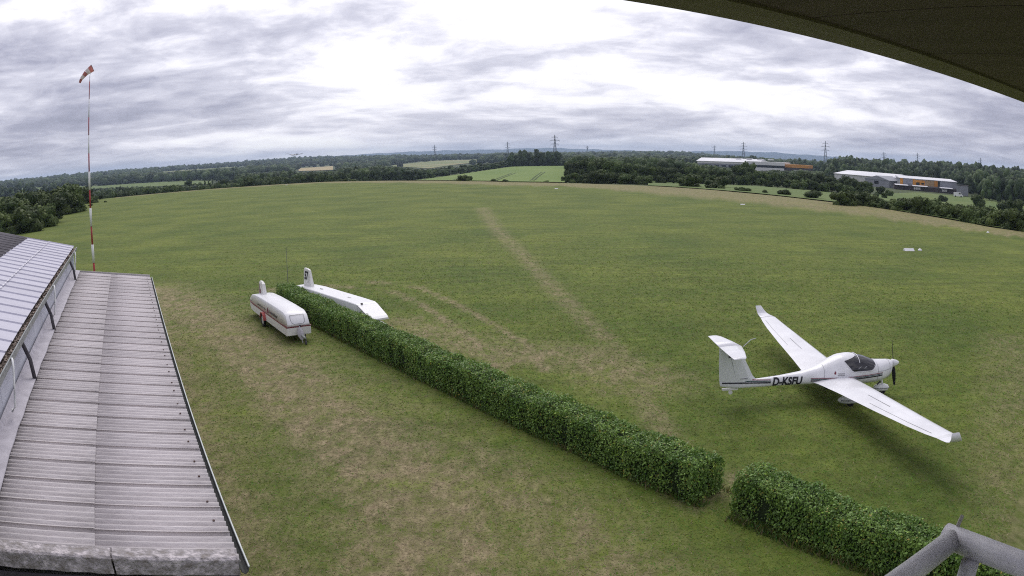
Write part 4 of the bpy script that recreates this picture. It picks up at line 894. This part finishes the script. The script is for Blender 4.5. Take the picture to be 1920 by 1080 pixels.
# ------------------------------------------------------------------ factory buildings
M_FWHITE = mat('factory_white', (.72, .72, .70), (.62, .62, .60), rough=.6, scale=.05)
M_FGREY = mat('factory_grey', (.30, .31, .34), (.25, .26, .29), rough=.6, scale=.06)
M_FROOF = mat('factory_roof', (.78, .78, .80), (.66, .66, .69), rough=.5, scale=.04)
M_ORANGE = mat('factory_orange', (.58, .27, .045), (.50, .22, .04), rough=.6, scale=.06)
M_WIN = mat('window_glass', (.02, .022, .03), rough=.1, spec=.6)
M_DKWALL = mat('dark_brick', (.075, .06, .06), (.05, .045, .05), rough=.9, scale=.2)
def plan_box(az0, d0, az1, d1, dep):
    """front-left and front-right corners seen from the field, depth away from the camera"""
    p = Vector(pol(az0, d0)); q = Vector(pol(az1, d1)); L = (q-p).length; ang = math.atan2((q-p).y, (q-p).x); return p, ang, L, dep
def factory_far():
    p, ang, L, _ = plan_box(13.9, 900, 20.7, 870, 40); zb = -9.0; root = empty('factory', (p.x, p.y, zb), ang); tag(root, 'long white factory hall with an orange end block behind the trees', 'building', 'factory buildings')
    z = lambda el, d=885: CAM_H+d*math.tan(R(el))-zb
    b = MB(); b.box(0, L*.68, 0, 45, 0, z(-.47)); b.build('hall', M_FGREY, root)
    b = MB(); b.box(0, L*.68, -.2, 0, z(-.62), z(-.45)); b.build('white_band', M_FWHITE, root)
    b = MB(); b.prism([(-1.2, z(-.46)), (46, z(-.46)), (24, z(-.21)), (18, z(-.21))], -1, L*.70, 'x'); b.build('roof', M_FROOF, root)
    for k in range(8): b = MB(); x0 = 4+k*L*.08; b.box(x0, x0+L*.05, -.35, -.2, z(-.9), z(-.72)); b.build('window', M_WIN, root)
    x0 = L*.60; b = MB(); b.box(x0, L, -14, 20, 0, z(-.78)); b.build('front_block', M_DKWALL, root)
    b = MB(); b.box(x0-.3, L*1.0, -14.3, 20, z(-.60), z(-.36)); b.build('upper_band', M_FWHITE, root)
    b = MB(); b.box(x0, L, -14.2, 20, z(-.78), z(-.602)); b.build('window_band', M_WIN, root)
    b = MB(); b.box(x0, L, -14.35, -14.01, z(-1.1), z(-.785)); b.build('lower_band', M_FWHITE, root)
    b = MB(); b.box(L+.2, L*1.26, -10, 16, z(-.70), z(-.48)); b.build('orange_block', M_ORANGE, root)
    b = MB(); b.box(L+.2, L*1.26, -9.6, 16, 0, z(-.705)); b.build('end_base', M_DKWALL, root)
    b = MB(); b.box(L*1.1, L*1.24, -10.2, -9.61, z(-1.0), z(-.86)); b.build('end_window', M_FWHITE, root)
    for k in range(4): b = MB(); x0 = L*(.40+k*.12); b.box(x0, x0+6, 14, 22, z(-.24), z(-.16)-.1*k); b.build('roof_unit', M_FWHITE, root)
factory_far()
def factory_near():
    zb = -8.2; p, ang, L, _ = plan_box(29.6, 470, 34.2, 475, 30); root = empty('workshop_hall', (p.x, p.y, zb), ang); tag(root, 'grey workshop hall with orange panels in front of the dark wood', 'building', 'factory buildings')
    z = lambda el, d=472: CAM_H+d*math.tan(R(el))-zb
    z0, z1 = z(-1.42), z(-.98)
    b = MB(); b.box(0, L, 0, 30, 0, z1-.25); b.build('hall', M_FGREY, root)
    b = MB(); b.hexa([(-.6, -.6, z1-.24), (L+.6, -.6, z1-.24), (L+.6, 30, z1-.24), (-.6, 30, z1-.24)], [(-.6, -.6, z1), (L+.6, -.6, z1-.05), (L+.6, 30, z1+.9), (-.6, 30, z1+1.0)]); b.build('roof', M_FROOF, root)
    for a, c in ((0, .05), (.22, .26), (.60, .66)): b = MB(); b.box(L*a, L*c, -.15, -.01, z0-.4, z1-.35); b.build('orange_panel', M_ORANGE, root)
    b = MB(); b.box(L*.262, L*.44, -.2, -.01, z0-.6, z1-.8); b.build('orange_panel', M_ORANGE, root)
    b = MB(); b.box(L*.45, L*.595, -.1, -.01, z0-.4, z1-.5); b.build('orange_panel', mat('pale_orange', (.42, .3, .17)), root)
    b = MB(); b.box(L*.28, L*.34, -.4, -.21, z0-.5, z0+1.5); b.build('doorway', M_WIN, root)
    b = MB(); b.box(L*.37, L*.42, -.4, -.21, z0+.4, z0+1.4); b.build('window', M_WIN, root)
    b = MB(); b.box(L*.665, L*.70, -.3, -.02, z0-.5, z1-.6); b.build('doorway', M_WIN, root)
    b = MB(); b.box(-L*.12, L*1.02, -9, -.02-.4, 0, z0-.7); b.build('annex', M_DKWALL, root)
    for a, c in ((-.10, .12), (.20, .46), (.68, .90)): b = MB(); b.hexa([(L*a, -10.2, z0-.72), (L*c, -10.2, z0-.72), (L*c, -.5, z0-.5), (L*a, -.5, z0-.5)], [(L*a, -10.2, z0-.5), (L*c, -10.2, z0-.5), (L*c, -.5, z0-.2), (L*a, -.5, z0-.2)]); b.build('annex_roof', M_FROOF, root)
    for a, c in ((.21, .33), (.70, .79)):
        for k in range(4): b = MB(); s = (c-a)/4; b.box(L*(a+k*s)+.12, L*(a+(k+1)*s)-.12, -9.2, -9.02, z0-2.6, z0-1.2); b.build('window', M_FWHITE, root)
    p2, ang2, L2, _ = plan_box(24.4, 560, 29.5, 500, 30); r2 = empty('long_hall', (p2.x, p2.y, zb), ang2); tag(r2, 'low hall with long pale roof and a gabled end left of the orange workshop', 'building', 'factory buildings')
    b = MB(); b.box(0, L2, 0, 26, 0, z(-1.15)); b.build('hall', M_FWHITE, r2)
    b = MB(); b.prism([(-1, z(-1.15)), (27, z(-1.15)), (13, z(-.83))], -.5, L2*.86, 'x'); b.build('roof', M_FROOF, r2)
    b = MB(); b.box(L2*.70, L2*1.05, -12, -.05, 0, z(-1.32)); b.build('gable_hall', M_FGREY, r2)
    g0, g1 = L2*.69, L2*1.06; b = MB(); b.prism([(g0, z(-1.32)), (g1, z(-1.32)), ((g0+g1)/2, z(-1.0))], -12.3, 2, 'y'); b.build('gable_roof', M_FGREY, r2)
    b = MB(); b.box(L2*.84, L2*.90, -12.2, -12.01, z(-1.65), z(-1.42)); b.build('window', M_WIN, r2)
    b = MB(); b.hexa([(L2*.86, -1, z(-1.14)), (L2*1.06, -1, z(-1.14)), (L2*1.06, 26, z(-1.14)), (L2*.86, 26, z(-1.14))], [(L2*.86, -1, z(-1.06)), (L2*1.06, -1, z(-1.06)), (L2*1.06, 26, z(-.9)), (L2*.86, 26, z(-.9))]); b.build('flat_roof', M_FROOF, r2)
    x, y = pol(34.6, 440); sh = empty('storage_shed', (x, y, tz(x, y)), R(-34)); tag(sh, 'small grey shed at the right end of the orange workshop', 'building', 'factory buildings')
    b = MB(); b.box(-3, 4.5, 0, 6, 0, 5.6); b.build('wall', M_FGREY, sh); b = MB(); b.box(-3.2, 4.7, -.2, 6.2, 5.605, 5.85); b.build('roof', M_DKWALL, sh)
    x, y = pol(34.35, 405); vn = empty('parked_van', (x, y, tz(x, y)+.2), R(-30)); tag(vn, 'tiny white van parked right of the orange workshop', 'van')
    b = MB(); b.prism([(-2.6, .4), (2.7, .4), (2.7, 1.2), (2.0, 1.45), (1.4, 2.3), (-2.6, 2.3)], -.95, .95, 'y'); b.build('body', M_GRP, vn)
    b = MB(); b.box(.2, 1.4, -.97, -.955, 1.45, 2.1); b.build('window', M_WIN, vn)
    for xx in (-1.6, 1.7): b = MB(); b.tube([(xx, -1.0, .38), (xx, 1.0, .38)], .38, 10); b.build('wheel', M_TYRE, vn)
factory_near()
x, y = pol(26.9, 300); b = MB(); b.box(-1.1, 1.1, -1.1, 1.1, 0, 1.9); b.prism([(-1.2, 1.9), (1.2, 1.9), (0, 2.4)], -1.2, 1.2, 'x'); o = b.build('field_hut', M_GRP); o.location = (x, y, tz(x, y)); tag(o, 'tiny white hut at the edge of the meadow below the trees', 'hut')

# ------------------------------------------------------------------ trees
def ico(sub=1):
    t = (1+5**.5)/2; V = [(-1,t,0),(1,t,0),(-1,-t,0),(1,-t,0),(0,-1,t),(0,1,t),(0,-1,-t),(0,1,-t),(t,0,-1),(t,0,1),(-t,0,-1),(-t,0,1)]
    F = [(0,11,5),(0,5,1),(0,1,7),(0,7,10),(0,10,11),(1,5,9),(5,11,4),(11,10,2),(10,7,6),(7,1,8),(3,9,4),(3,4,2),(3,2,6),(3,6,8),(3,8,9),(4,9,5),(2,4,11),(6,2,10),(8,6,7),(9,8,1)]
    V = [Vector(v).normalized() for v in V]
    for _ in range(sub):
        mid = {}; nf = []
        def m(a, c):
            k = (min(a, c), max(a, c))
            if k not in mid: V.append(((V[a]+V[c])/2).normalized()); mid[k] = len(V)-1
            return mid[k]
        for a, bb, c in F: x_, y_, z_ = m(a, bb), m(bb, c), m(c, a); nf += [(a, x_, z_), (bb, y_, x_), (c, z_, y_), (x_, y_, z_)]
        F = nf
    return np.array([tuple(v) for v in V]), np.array(F)
ICO1 = ico(1); ICO0 = ico(0)
def crown_mesh(seed, kind, m_):
    """unit-height crown: lobes carrying loose leaf faces over a ragged dark hull"""
    rs = np.random.default_rng(seed); n = {'tree': 13, 'bush': 10, 'poplar': 9}[kind]; P = []; Nn = []; VV = []; FF = []; off = 0
    for i in range(n):
        if kind == 'tree': a = rs.uniform(0, 6.28); rr = .30*math.sqrt(rs.uniform(0, 1)); c = np.array([rr*math.cos(a), rr*math.sin(a), rs.uniform(.34, .84)-rr*.25]); r = rs.uniform(.13, .21)
        elif kind == 'bush': a = rs.uniform(0, 6.28); rr = .36*math.sqrt(rs.uniform(0, 1)); c = np.array([rr*math.cos(a), rr*math.sin(a), rs.uniform(.2, .78)-rr*.45]); r = rs.uniform(.17, .27)
        else: a = rs.uniform(0, 6.28); c = np.array([.07*math.cos(a), .07*math.sin(a), .2+.72*i/n]); r = .11*(1.15-i/n*.6)
        V = ICO1[0]*(r*.80)*(1+rs.normal(0, .13, (len(ICO1[0]), 1)))+c; V[:, 2] = np.maximum(V[:, 2], .01); VV.append(V); FF.append(ICO1[1]+off); off += len(V)
        k = int(95*(r/.18)**2); d = rs.normal(0, 1, (k, 3)); d /= np.linalg.norm(d, axis=1)[:, None]; q = c+d*r*rs.uniform(.78, 1.12, (k, 1)); ok = q[:, 2] > .01; P.append(q[ok]); Nn.append(d[ok])
    P = np.vstack(P); Nn = np.vstack(Nn); lv, lf = leaf_cloud(P, Nn, .040 if kind != 'bush' else .045, .55, rs, .75)
    VV = np.vstack(VV); FF = np.vstack(FF); LF = np.vstack([lf[:, [0, 1, 2]], lf[:, [0, 2, 3]]])+len(VV)
    return np_mesh('crown', np.vstack([VV, lv]), np.vstack([FF, LF]), m_)
def trunk_mesh(seed, kind):
    r_ = random.Random(seed); b = MB()
    if kind == 'bush':
        for k in range(4): a = r_.uniform(0, 6.28); b.tube([(0, 0, 0), (.08*math.cos(a), .08*math.sin(a), .25), (.2*math.cos(a), .2*math.sin(a), .55)], .02, 5, .008)
    else:
        b.tube([(0, 0, 0), (.01, 0, .2), (.0, .015, .45), (.01, 0, .78)], .032, 7, .010)
        for k in range(5): a = r_.uniform(0, 6.28); z = .26+.09*k; b.tube([(0, 0, z), (.10*math.cos(a), .10*math.sin(a), z+.10), (.2*math.cos(a), .2*math.sin(a), z+.16)], .013, 5, .005)
    return b.mesh('trunk', M_BARK, True)
PROTO = {'tree': [(crown_mesh(20+i, 'tree', M_LEAF), trunk_mesh(i, 'tree')) for i in range(5)], 'bush': [(crown_mesh(40+i, 'bush', M_LEAFB), trunk_mesh(i, 'bush')) for i in range(4)],
         'shrub': [(crown_mesh(60+i, 'bush', M_LEAF), trunk_mesh(i, 'bush')) for i in range(3)], 'poplar': [(crown_mesh(50, 'poplar', M_LEAF), trunk_mesh(9, 'tree'))]}
TREES = {}
def tree(group, kind, az, d, top_el=None, h=None, rw=.9, name=None):
    x, y = pol(az, d); z = tz(x, y)-.3
    if h is None: h = CAM_H+d*math.tan(R(top_el))-z
    TREES.setdefault(group, []).append((az, d, kind, x, y, z, max(h, 1.0), rw))
trr = random.Random(21)
# bank of bushes and small trees beyond the hangar
for i in range(34):
    az = -46+15.2*(i+trr.random())/34; base = np.interp(az, [-46, -40, -37, -34.8, -31.5], [128, 134, 126, 153, 225]); t_ = np.interp(az, [-46, -40, -37, -33.6, -32.4, -30.8], [-.4, -.35, -.25, .15, -.6, -1.7])
    row = i % 3; tree('bank', 'bush' if i % 4 else 'tree', az, base+(4, 22, 40)[row]+trr.uniform(-3, 3), t_-(1.0, .4, 0)[row]*trr.uniform(.8, 1.2), rw=1.15)
# trees in the dip behind the far left edge of the field
for i in range(46):
    az = -31.5+17.5*(i+trr.random())/46; d = trr.uniform(345, 430) if i % 2 else trr.uniform(440, 520)
    tree('dip', 'tree', az, d, np.interp(az, [-31, -24, -20, -14], [-1.15, -1.2, -1.15, -1.05])+trr.uniform(-.16, .22), rw=.95)
for az, te in ((-24.3, -.72), (-23.0, -.85), (-22.7, -.88), (-22.4, -.85)): tree('dip', 'poplar' if az > -23.5 else 'tree', az, 600, te, rw=.5 if az > -23.5 else .7)
# wood edge above the crop field
for i in range(44):
    az = -14+17.6*(i+trr.random())/44; d = np.interp(az, [-14, -10, -6, 0, 3.6], [380, 480, 620, 760, 780])+trr.uniform(0, 70)
    tree('cropwood', 'tree', az, d, np.interp(az, [-14, -10.5, -8, -5, -2, 0, 3.6], [-1.0, -1.05, -1.0, -.95, -.62, -.5, -.62])+trr.uniform(-.15, .12), rw=.95)
# clump in the middle right, front bushes lower
for i in range(16):
    az = 4.2+7.2*(i+trr.random())/16; tree('clump', 'tree', az, trr.uniform(265, 320), np.interp(az, [4, 5.5, 7.5, 9, 11.4], [-.7, -.3, -.45, -.6, -.85])+trr.uniform(-.15, .12), rw=1.0)
for i in range(14):
    az = 3.9+6.5*(i+trr.random())/14; tree('clump', 'shrub', az, trr.uniform(222, 238), np.interp(az, [4, 6, 7, 8.5, 10.4], [-1.55, -1.2, -.95, -1.35, -1.7])+trr.uniform(-.2, .15), rw=1.15)
# belt in front of the factories
for i in range(52):
    az = 11.2+17.6*(i+trr.random())/52; row = i % 2; d = (268, 300)[row]+trr.uniform(0, 22)+(az-12)*1.2
    tree('belt', 'tree' if i % 3 else 'shrub', az, d, np.interp(az, [11, 13.5, 16, 17.8, 18.6, 20, 22.5, 25, 27, 29], [-.85, -.75, -.95, -.35, -1.0, -1.1, -.85, -.95, -1.35, -1.75])-(.5, 0)[row]+trr.uniform(-.14, .08), rw=1.05)
# bushes along the right hand field edge
for i in range(9):
    az = 24.4+3.9*(i+trr.random())/9; tree('edge_row', 'bush', az, trr.uniform(138, 146), np.interp(az, [24.4, 25.5, 26.5, 28.3], [-2.35, -1.85, -2.1, -2.6])+trr.uniform(-.15, .1), rw=1.2)
for i in range(44):
    az = 28.6+14*(i+trr.random())/44; tree('edge_row', 'bush' if i % 3 else 'shrub', az, edge(az)+trr.uniform(6, 20), np.interp(az, [28.6, 30.4, 31.5, 33, 35, 37, 42], [-2.5, -2.3, -1.95, -2.45, -2.5, -2.5, -2.2])+trr.uniform(-.2, .2), rw=1.15)
for az, d, te, k in ((36.2, 250, -1.55, 'tree'), (38.3, 260, -1.6, 'shrub'), (39.2, 240, -1.7, 'tree'), (33.1, 330, -1.9, 'shrub'), (40.6, 200, -1.5, 'tree'), (41.5, 180, -1.4, 'tree')): tree('corner', k, az, d, te, rw=1.1)
# single bushes on the edge of the field
for az, d, h, k in ((13.2, 195, 4.4, 'bush'), (15.0, 188, 2.0, 'bush'), (15.7, 187, 1.6, 'bush'), (15.4, 205, 4.0, 'bush'), (17.0, 178, 1.5, 'bush'), (17.5, 176, 1.7, 'shrub'), (19.0, 172, 1.4, 'bush'), (20.5, 168, 2.0, 'shrub'), (22.6, 160, 2.6, 'shrub'),
                     (-3.5, 232, 2.6, 'bush'), (-3.1, 236, 2.2, 'bush'), (-1.3, 222, 1.3, 'shrub'), (-.4, 220, 1.2, 'shrub'), (2.6, 212, 1.0, 'shrub'), (-12.5, 275, 2.6, 'bush'), (-11.6, 272, 2.2, 'bush')):
    tree('singles', k, az, d, h=h, rw=1.5)
PHR = {'bank': ('bushy green tree', 'on the bank behind the hangar roof', 'bank of bushes behind the hangar'), 'dip': ('dark tree', 'in the dip behind the far left field edge', 'trees in the dip beyond the field'),
       'cropwood': ('dark tree', 'along the wood edge above the crop field', 'wood edge above the crop field'), 'clump': ('round dark tree', 'in the clump right of the crop field', 'clump right of the crop field'),
       'belt': ('green tree', 'in the belt before the factories', 'tree belt before the factories'), 'edge_row': ('leafy bush', 'in the row along the right field edge', 'bushes along the right field edge'),
       'corner': ('dark tree', 'in the corner below the right hand wood', 'trees by the right hand wood'), 'singles': ('small lone bush', 'on the dry far edge of the field', 'lone bushes on the field edge')}
ORD = 'first second third fourth fifth sixth seventh eighth ninth tenth eleventh twelfth thirteenth fourteenth fifteenth sixteenth seventeenth eighteenth nineteenth'.split()
TENS = {2: 'twent', 3: 'thirt', 4: 'fort', 5: 'fift'}
def ordw(n):
    if n < 20: return ORD[n-1]
    t, u_ = divmod(n, 10); return TENS[t]+'ieth' if u_ == 0 else TENS[t]+'y-'+ORD[u_-1]
for g, lst in TREES.items():
    lst.sort()
    for i, (az, d, kind, x, y, z, h, rw) in enumerate(lst):
        cm, tm = trr.choice(PROTO[kind]); nm = {'tree': 'leafy_tree', 'bush': 'leafy_bush', 'shrub': 'leafy_bush', 'poplar': 'poplar_tree'}[kind]
        root = empty(nm, (x, y, z), trr.uniform(0, 6.28)); w = min(h, 14)*rw*trr.uniform(.95, 1.3)
        if kind in ('bush', 'shrub'): w = h*rw*trr.uniform(.9, 1.25)
        root.scale = (w, w, h)
        link('crown', cm, root); link('trunk', tm, root)
        a_, pl_, gr = PHR[g]; tag(root, f'{a_}, {ordw(i+1)} from the left {pl_}', 'tree' if kind in ('tree', 'poplar') else 'bush', gr)

# ------------------------------------------------------------------ woods too far to count
def forest(name, zones, label):
    rs = np.random.default_rng(77); C = []
    for a0, a1, d0, d1, st, sr in zones:
        d = d0
        while d < d1:
            s = max(d/st, 4.0); n = max(1, int(R(a1-a0)*d/s)); a = a0+(a1-a0)*(np.arange(n)+rs.uniform(0, 1, n))/n
            dd = d+rs.uniform(-.5, .5, n)*d/sr; C.append(np.stack([a, dd, np.full(n, s)], 1)); d *= 1+1/sr
    C = np.vstack(C); az, d, s = C.T
    # open fields stay free of trees
    def inside(lo, hi, f0, f1): return (az > lo) & (az < hi) & (d > f0(az)) & (d < f1(az))
    clear = inside(-46, -22, lambda a: np.interp(a, [-46, -31, -22], [1200, 990, 930]), lambda a: np.interp(a, [-46, -38, -31, -24, -22], [1760, 1710, 1370, 1190, 1090]))
    clear |= inside(-8.9, -.5, lambda a: np.interp(a, [-8.8, -6, -.5], [1610, 1330, 1760]), lambda a: np.interp(a, [-8.8, -5, -.5], [1760, 2150, 2150]))
    clear |= inside(-26.5, -20, lambda a: 2280+0*a, lambda a: 2600+0*a); clear |= inside(-15.9, -13.1, lambda a: 1400+0*a, lambda a: 2050+0*a)
    clear |= inside(-10.6, 4.4, lambda a: 0*a, lambda a: np.interp(a, [-10.4, -6, 0, 4.3], [350, 530, 700, 730])); clear |= inside(20.4, 25.1, lambda a: 1050+0*a, lambda a: 1340+0*a)
    clear |= inside(23.5, 35.2, lambda a: 0*a, lambda a: 600+0*a) | inside(13, 24, lambda a: 700+0*a, lambda a: 990+0*a)
    k = ~clear; az, d, s = az[k], d[k], s[k]; n = len(az)
    x = d*np.sin(np.radians(az)); y = d*np.cos(np.radians(az)); z = terrain_z(x, y)-.4
    patch = np.sin(x*.006+1.3)*np.sin(y*.004)+rs.normal(0, .35, n)
    h = np.clip(13+3.0*patch+rs.normal(0, 2.0, n), 6, 22); h = np.where(d < 700, h*.75, h); h = np.where((az > 24) & (d < 1600), h*1.25, h); w = np.clip(s*.72, 2.6, 10)*rs.uniform(.8, 1.25, n)
    cap = np.full(n, 9.0)
    cap = np.where((az > -46) & (az < -20.5) & (d < 1000), np.interp(az, [-46, -31, -22.8, -20.5], [-.6, -.95, -1.42, -1.2]), cap)
    cap = np.where((az > -10) & (az < 0) & (d < 1500), np.interp(az, [-10, -8.8, -6.3, -4, -.5, 0], [-.6, -.8, -1.12, -1.0, -.68, -.5]), cap)
    cap = np.where((az > 12.5) & (az < 23.5) & (d < 900), np.interp(az, [12.5, 14, 18, 23.5], [-.5, -.75, -1.1, -.9]), cap)
    cap = np.where((az > 3.5) & (az < 12.5) & (d < 900), -.35, cap); cap = np.where((az > -20.5) & (az < -10) & (d < 1300), -.75, cap)
    cap = np.where((az > -16.2) & (az < -12.8) & (d < 1700), -.92, cap); cap = np.where((az > -26.5) & (az < -19.8) & (d > 1000) & (d < 2500), -.27, cap)
    hm = CAM_H+d*np.tan(np.radians(cap+rs.uniform(-.12, .08, n)))-z; h = np.minimum(h, hm); w = np.clip(w, h*.26, np.maximum(h*.62, 1.5)); ok = h > 3.0
    az, d, s, x, y, z, h, w, patch = (q_[ok] for q_ in (az, d, s, x, y, z, h, w, patch)); n = len(az)
    def blobs(base, cx, cy, cz, rw, rh, tint, jit):
        B, BF = base; nv = len(B); m = len(cx)
        V = np.broadcast_to(B[None], (m, nv, 3))*(1+rs.normal(0, jit, (m, nv, 1)))
        V = V*np.stack([rw, rw, rh], 1)[:, None]+np.stack([cx, cy, cz], 1)[:, None]
        return V.reshape(-1, 3), (BF[None]+(np.arange(m)*nv)[:, None, None]).reshape(-1, 3), np.repeat(tint, nv)
    tint = np.clip(rs.normal(1, .28, n)+.2*patch, .45, 1.8); far = d > 1150; nr = ~far
    parts = [blobs(ICO1, x[far], y[far], z[far]+h[far]*.52, w[far], h[far]*.5, tint[far], .17)]
    for k in range(7):                             # nearer trees: several ragged lobes each
        m = nr.sum(); a = rs.uniform(0, 6.28, m); hh = h[nr]; r0 = w[nr]*.75*rs.uniform(.2, 1, m)*(k > 0); zz = (np.array([.78, .62, .55, .66, .45, .36, .25])[k]+rs.uniform(-.06, .06, m))*hh
        parts.append(blobs(ICO0, x[nr]+r0*np.cos(a), y[nr]+r0*np.sin(a), z[nr]+zz, w[nr]*rs.uniform(.42, .75, m), np.minimum(hh*rs.uniform(.16, .25, m), hh-zz+.2*hh), tint[nr]*rs.uniform(.75, 1.3, m), .22))
    off = 0; VV = []; FF = []; TT = []
    for a, b_, c in parts: VV.append(a); FF.append(b_+off); TT.append(c); off += len(a)
    V = np.vstack(VV); F = np.vstack(FF); tint = np.concatenate(TT)[:, None]*np.array([[1, 1, 1.0]])
    print('forest', n, nr.sum(), len(F))
    o = link(name, np_mesh(name, V.reshape(-1, 3), F, M_FOREST, False, tint)); struct(o, 'stuff', label); return n
NF = forest('far_forest', [(-50, 48, 520, 1400, 150, 30), (-50, 48, 1400, 4300, 150, 22), (-32, -10, 450, 560, 110, 30), (10, 24, 340, 700, 110, 30), (4, 12, 330, 700, 110, 30), (34, 48, 600, 900, 120, 34), (35.2, 48, 480, 600, 100, 34), (36.6, 48, 400, 480, 90, 34)], 'wooded hills filling the far distance')
print('forest trees', NF)

# ------------------------------------------------------------------ grass
def grass():
    rs = np.random.default_rng(5); n = 330000
    az = np.radians(rs.uniform(-44, 43, n)); d = np.exp(rs.uniform(math.log(9.0), math.log(105), n)); x = d*np.sin(az); y = d*np.cos(az)
    v = x*CB+y*SB; u_ = -x*SB+y*CB; keep = ~((v < 1.05) & (u_ > 5) & (u_ < 39)) & (rs.uniform(0, 1, n) < np.clip((105-d)/70, 0, 1)**1.5); x, y, d = x[keep], y[keep], d[keep]; n = len(x)
    dr = dryness(x, y); nz = np.sin(x*1.7+np.sin(y*1.1)*2)*np.sin(y*1.3+1); dry = rs.uniform(0, 1, n) < np.clip(dr*1.25-.12+.3*nz*dr, .05, .92)
    sz = np.clip(d/24, .55, 2.0); h = rs.uniform(.02, .048, n)*np.where(dry, .7, 1)*sz**.5; w = rs.uniform(.009, .02, n)*sz; a = rs.uniform(0, 6.28, n); ln = rs.normal(0, .075, (n, 2))*sz[:, None]**.5
    ca, sa = np.cos(a)*w, np.sin(a)*w; V = np.stack([np.stack([x-ca, y-sa, np.zeros(n)], 1), np.stack([x+ca, y+sa, np.zeros(n)], 1), np.stack([x+ln[:, 0], y+ln[:, 1], h], 1)], 1).reshape(-1, 3)
    g = np.stack([rs.uniform(.09, .185, n), rs.uniform(.16, .26, n), rs.uniform(.022, .046, n)], 1); st = np.stack([rs.uniform(.18, .38, n)]*3, 1)*np.array([[1, .84, .52]])
    c = np.where(dry[:, None], st, g); c = np.repeat(c, 3, 0)
    m_ = mat('grass_blades', (1, 1, 1), (1, 1, 1), rough=.8, attr='tint', spec=.15, trans=.2)
    o = link('grass_blades', np_mesh('grass_blades', V, np.arange(3*n).reshape(-1, 3), m_, False, c)); struct(o, 'stuff', 'short mown grass blades covering the airfield')
    # unmown fringe along the foot of the hedges
    n = 14000; s = rs.uniform(-.3, 39.5, n); k = (s < 30.2) | (s > 31.0); s = s[k]; n = len(s); sd = np.where(rs.uniform(0, 1, n) < .75, -.06, 1.06)+rs.normal(0, .09, n)
    x = -13.0+HU[0]*s+HN[0]*sd; y = 40.4+HU[1]*s+HN[1]*sd; h = rs.uniform(.05, .20, n); w = rs.uniform(.008, .016, n)*1.5; a = rs.uniform(0, 6.28, n); l = rs.normal(0, .06, (n, 2))
    V = np.stack([np.stack([x-np.cos(a)*w, y-np.sin(a)*w, 0*x], 1), np.stack([x+np.cos(a)*w, y+np.sin(a)*w, 0*x], 1), np.stack([x+l[:, 0], y+l[:, 1], h], 1)], 1).reshape(-1, 3)
    c = np.stack([rs.uniform(.06, .15, n), rs.uniform(.11, .20, n), rs.uniform(.02, .05, n)], 1); k = rs.uniform(0, 1, n) < .2; c[k] = (.22, .18, .1); c = np.repeat(c, 3, 0)
    o = link('hedge_fringe', np_mesh('hedge_fringe', V, np.arange(3*n).reshape(-1, 3), m_, False, c)); struct(o, 'stuff', 'unmown grass along the foot of the hedge')
grass()

# ------------------------------------------------------------------ haze
def haze():
    lo = float(min(terrain_z(np.array([pol(a, d)[0] for a in range(-180, 180, 3) for d in ROWD]), np.array([pol(a, d)[1] for a in range(-180, 180, 3) for d in ROWD])).min(), -60))-2
    b = MB(); b.box(-12500, 12500, -12500, 12500, lo, 140)
    m_ = bpy.data.materials.new('haze_air'); m_.use_nodes = True; nt = m_.node_tree; nt.nodes.clear(); out = nt.nodes.new('ShaderNodeOutputMaterial'); v = nt.nodes.new('ShaderNodeVolumePrincipled')
    v.inputs['Color'].default_value = (.62, .78, 1.0, 1); v.inputs['Density'].default_value = 1.0e-4; v.inputs['Anisotropy'].default_value = .2; nt.links.new(v.outputs[0], out.inputs['Volume'])
    o = b.build('haze', m_); struct(o, 'stuff', 'pale blue haze over the far country')
haze()
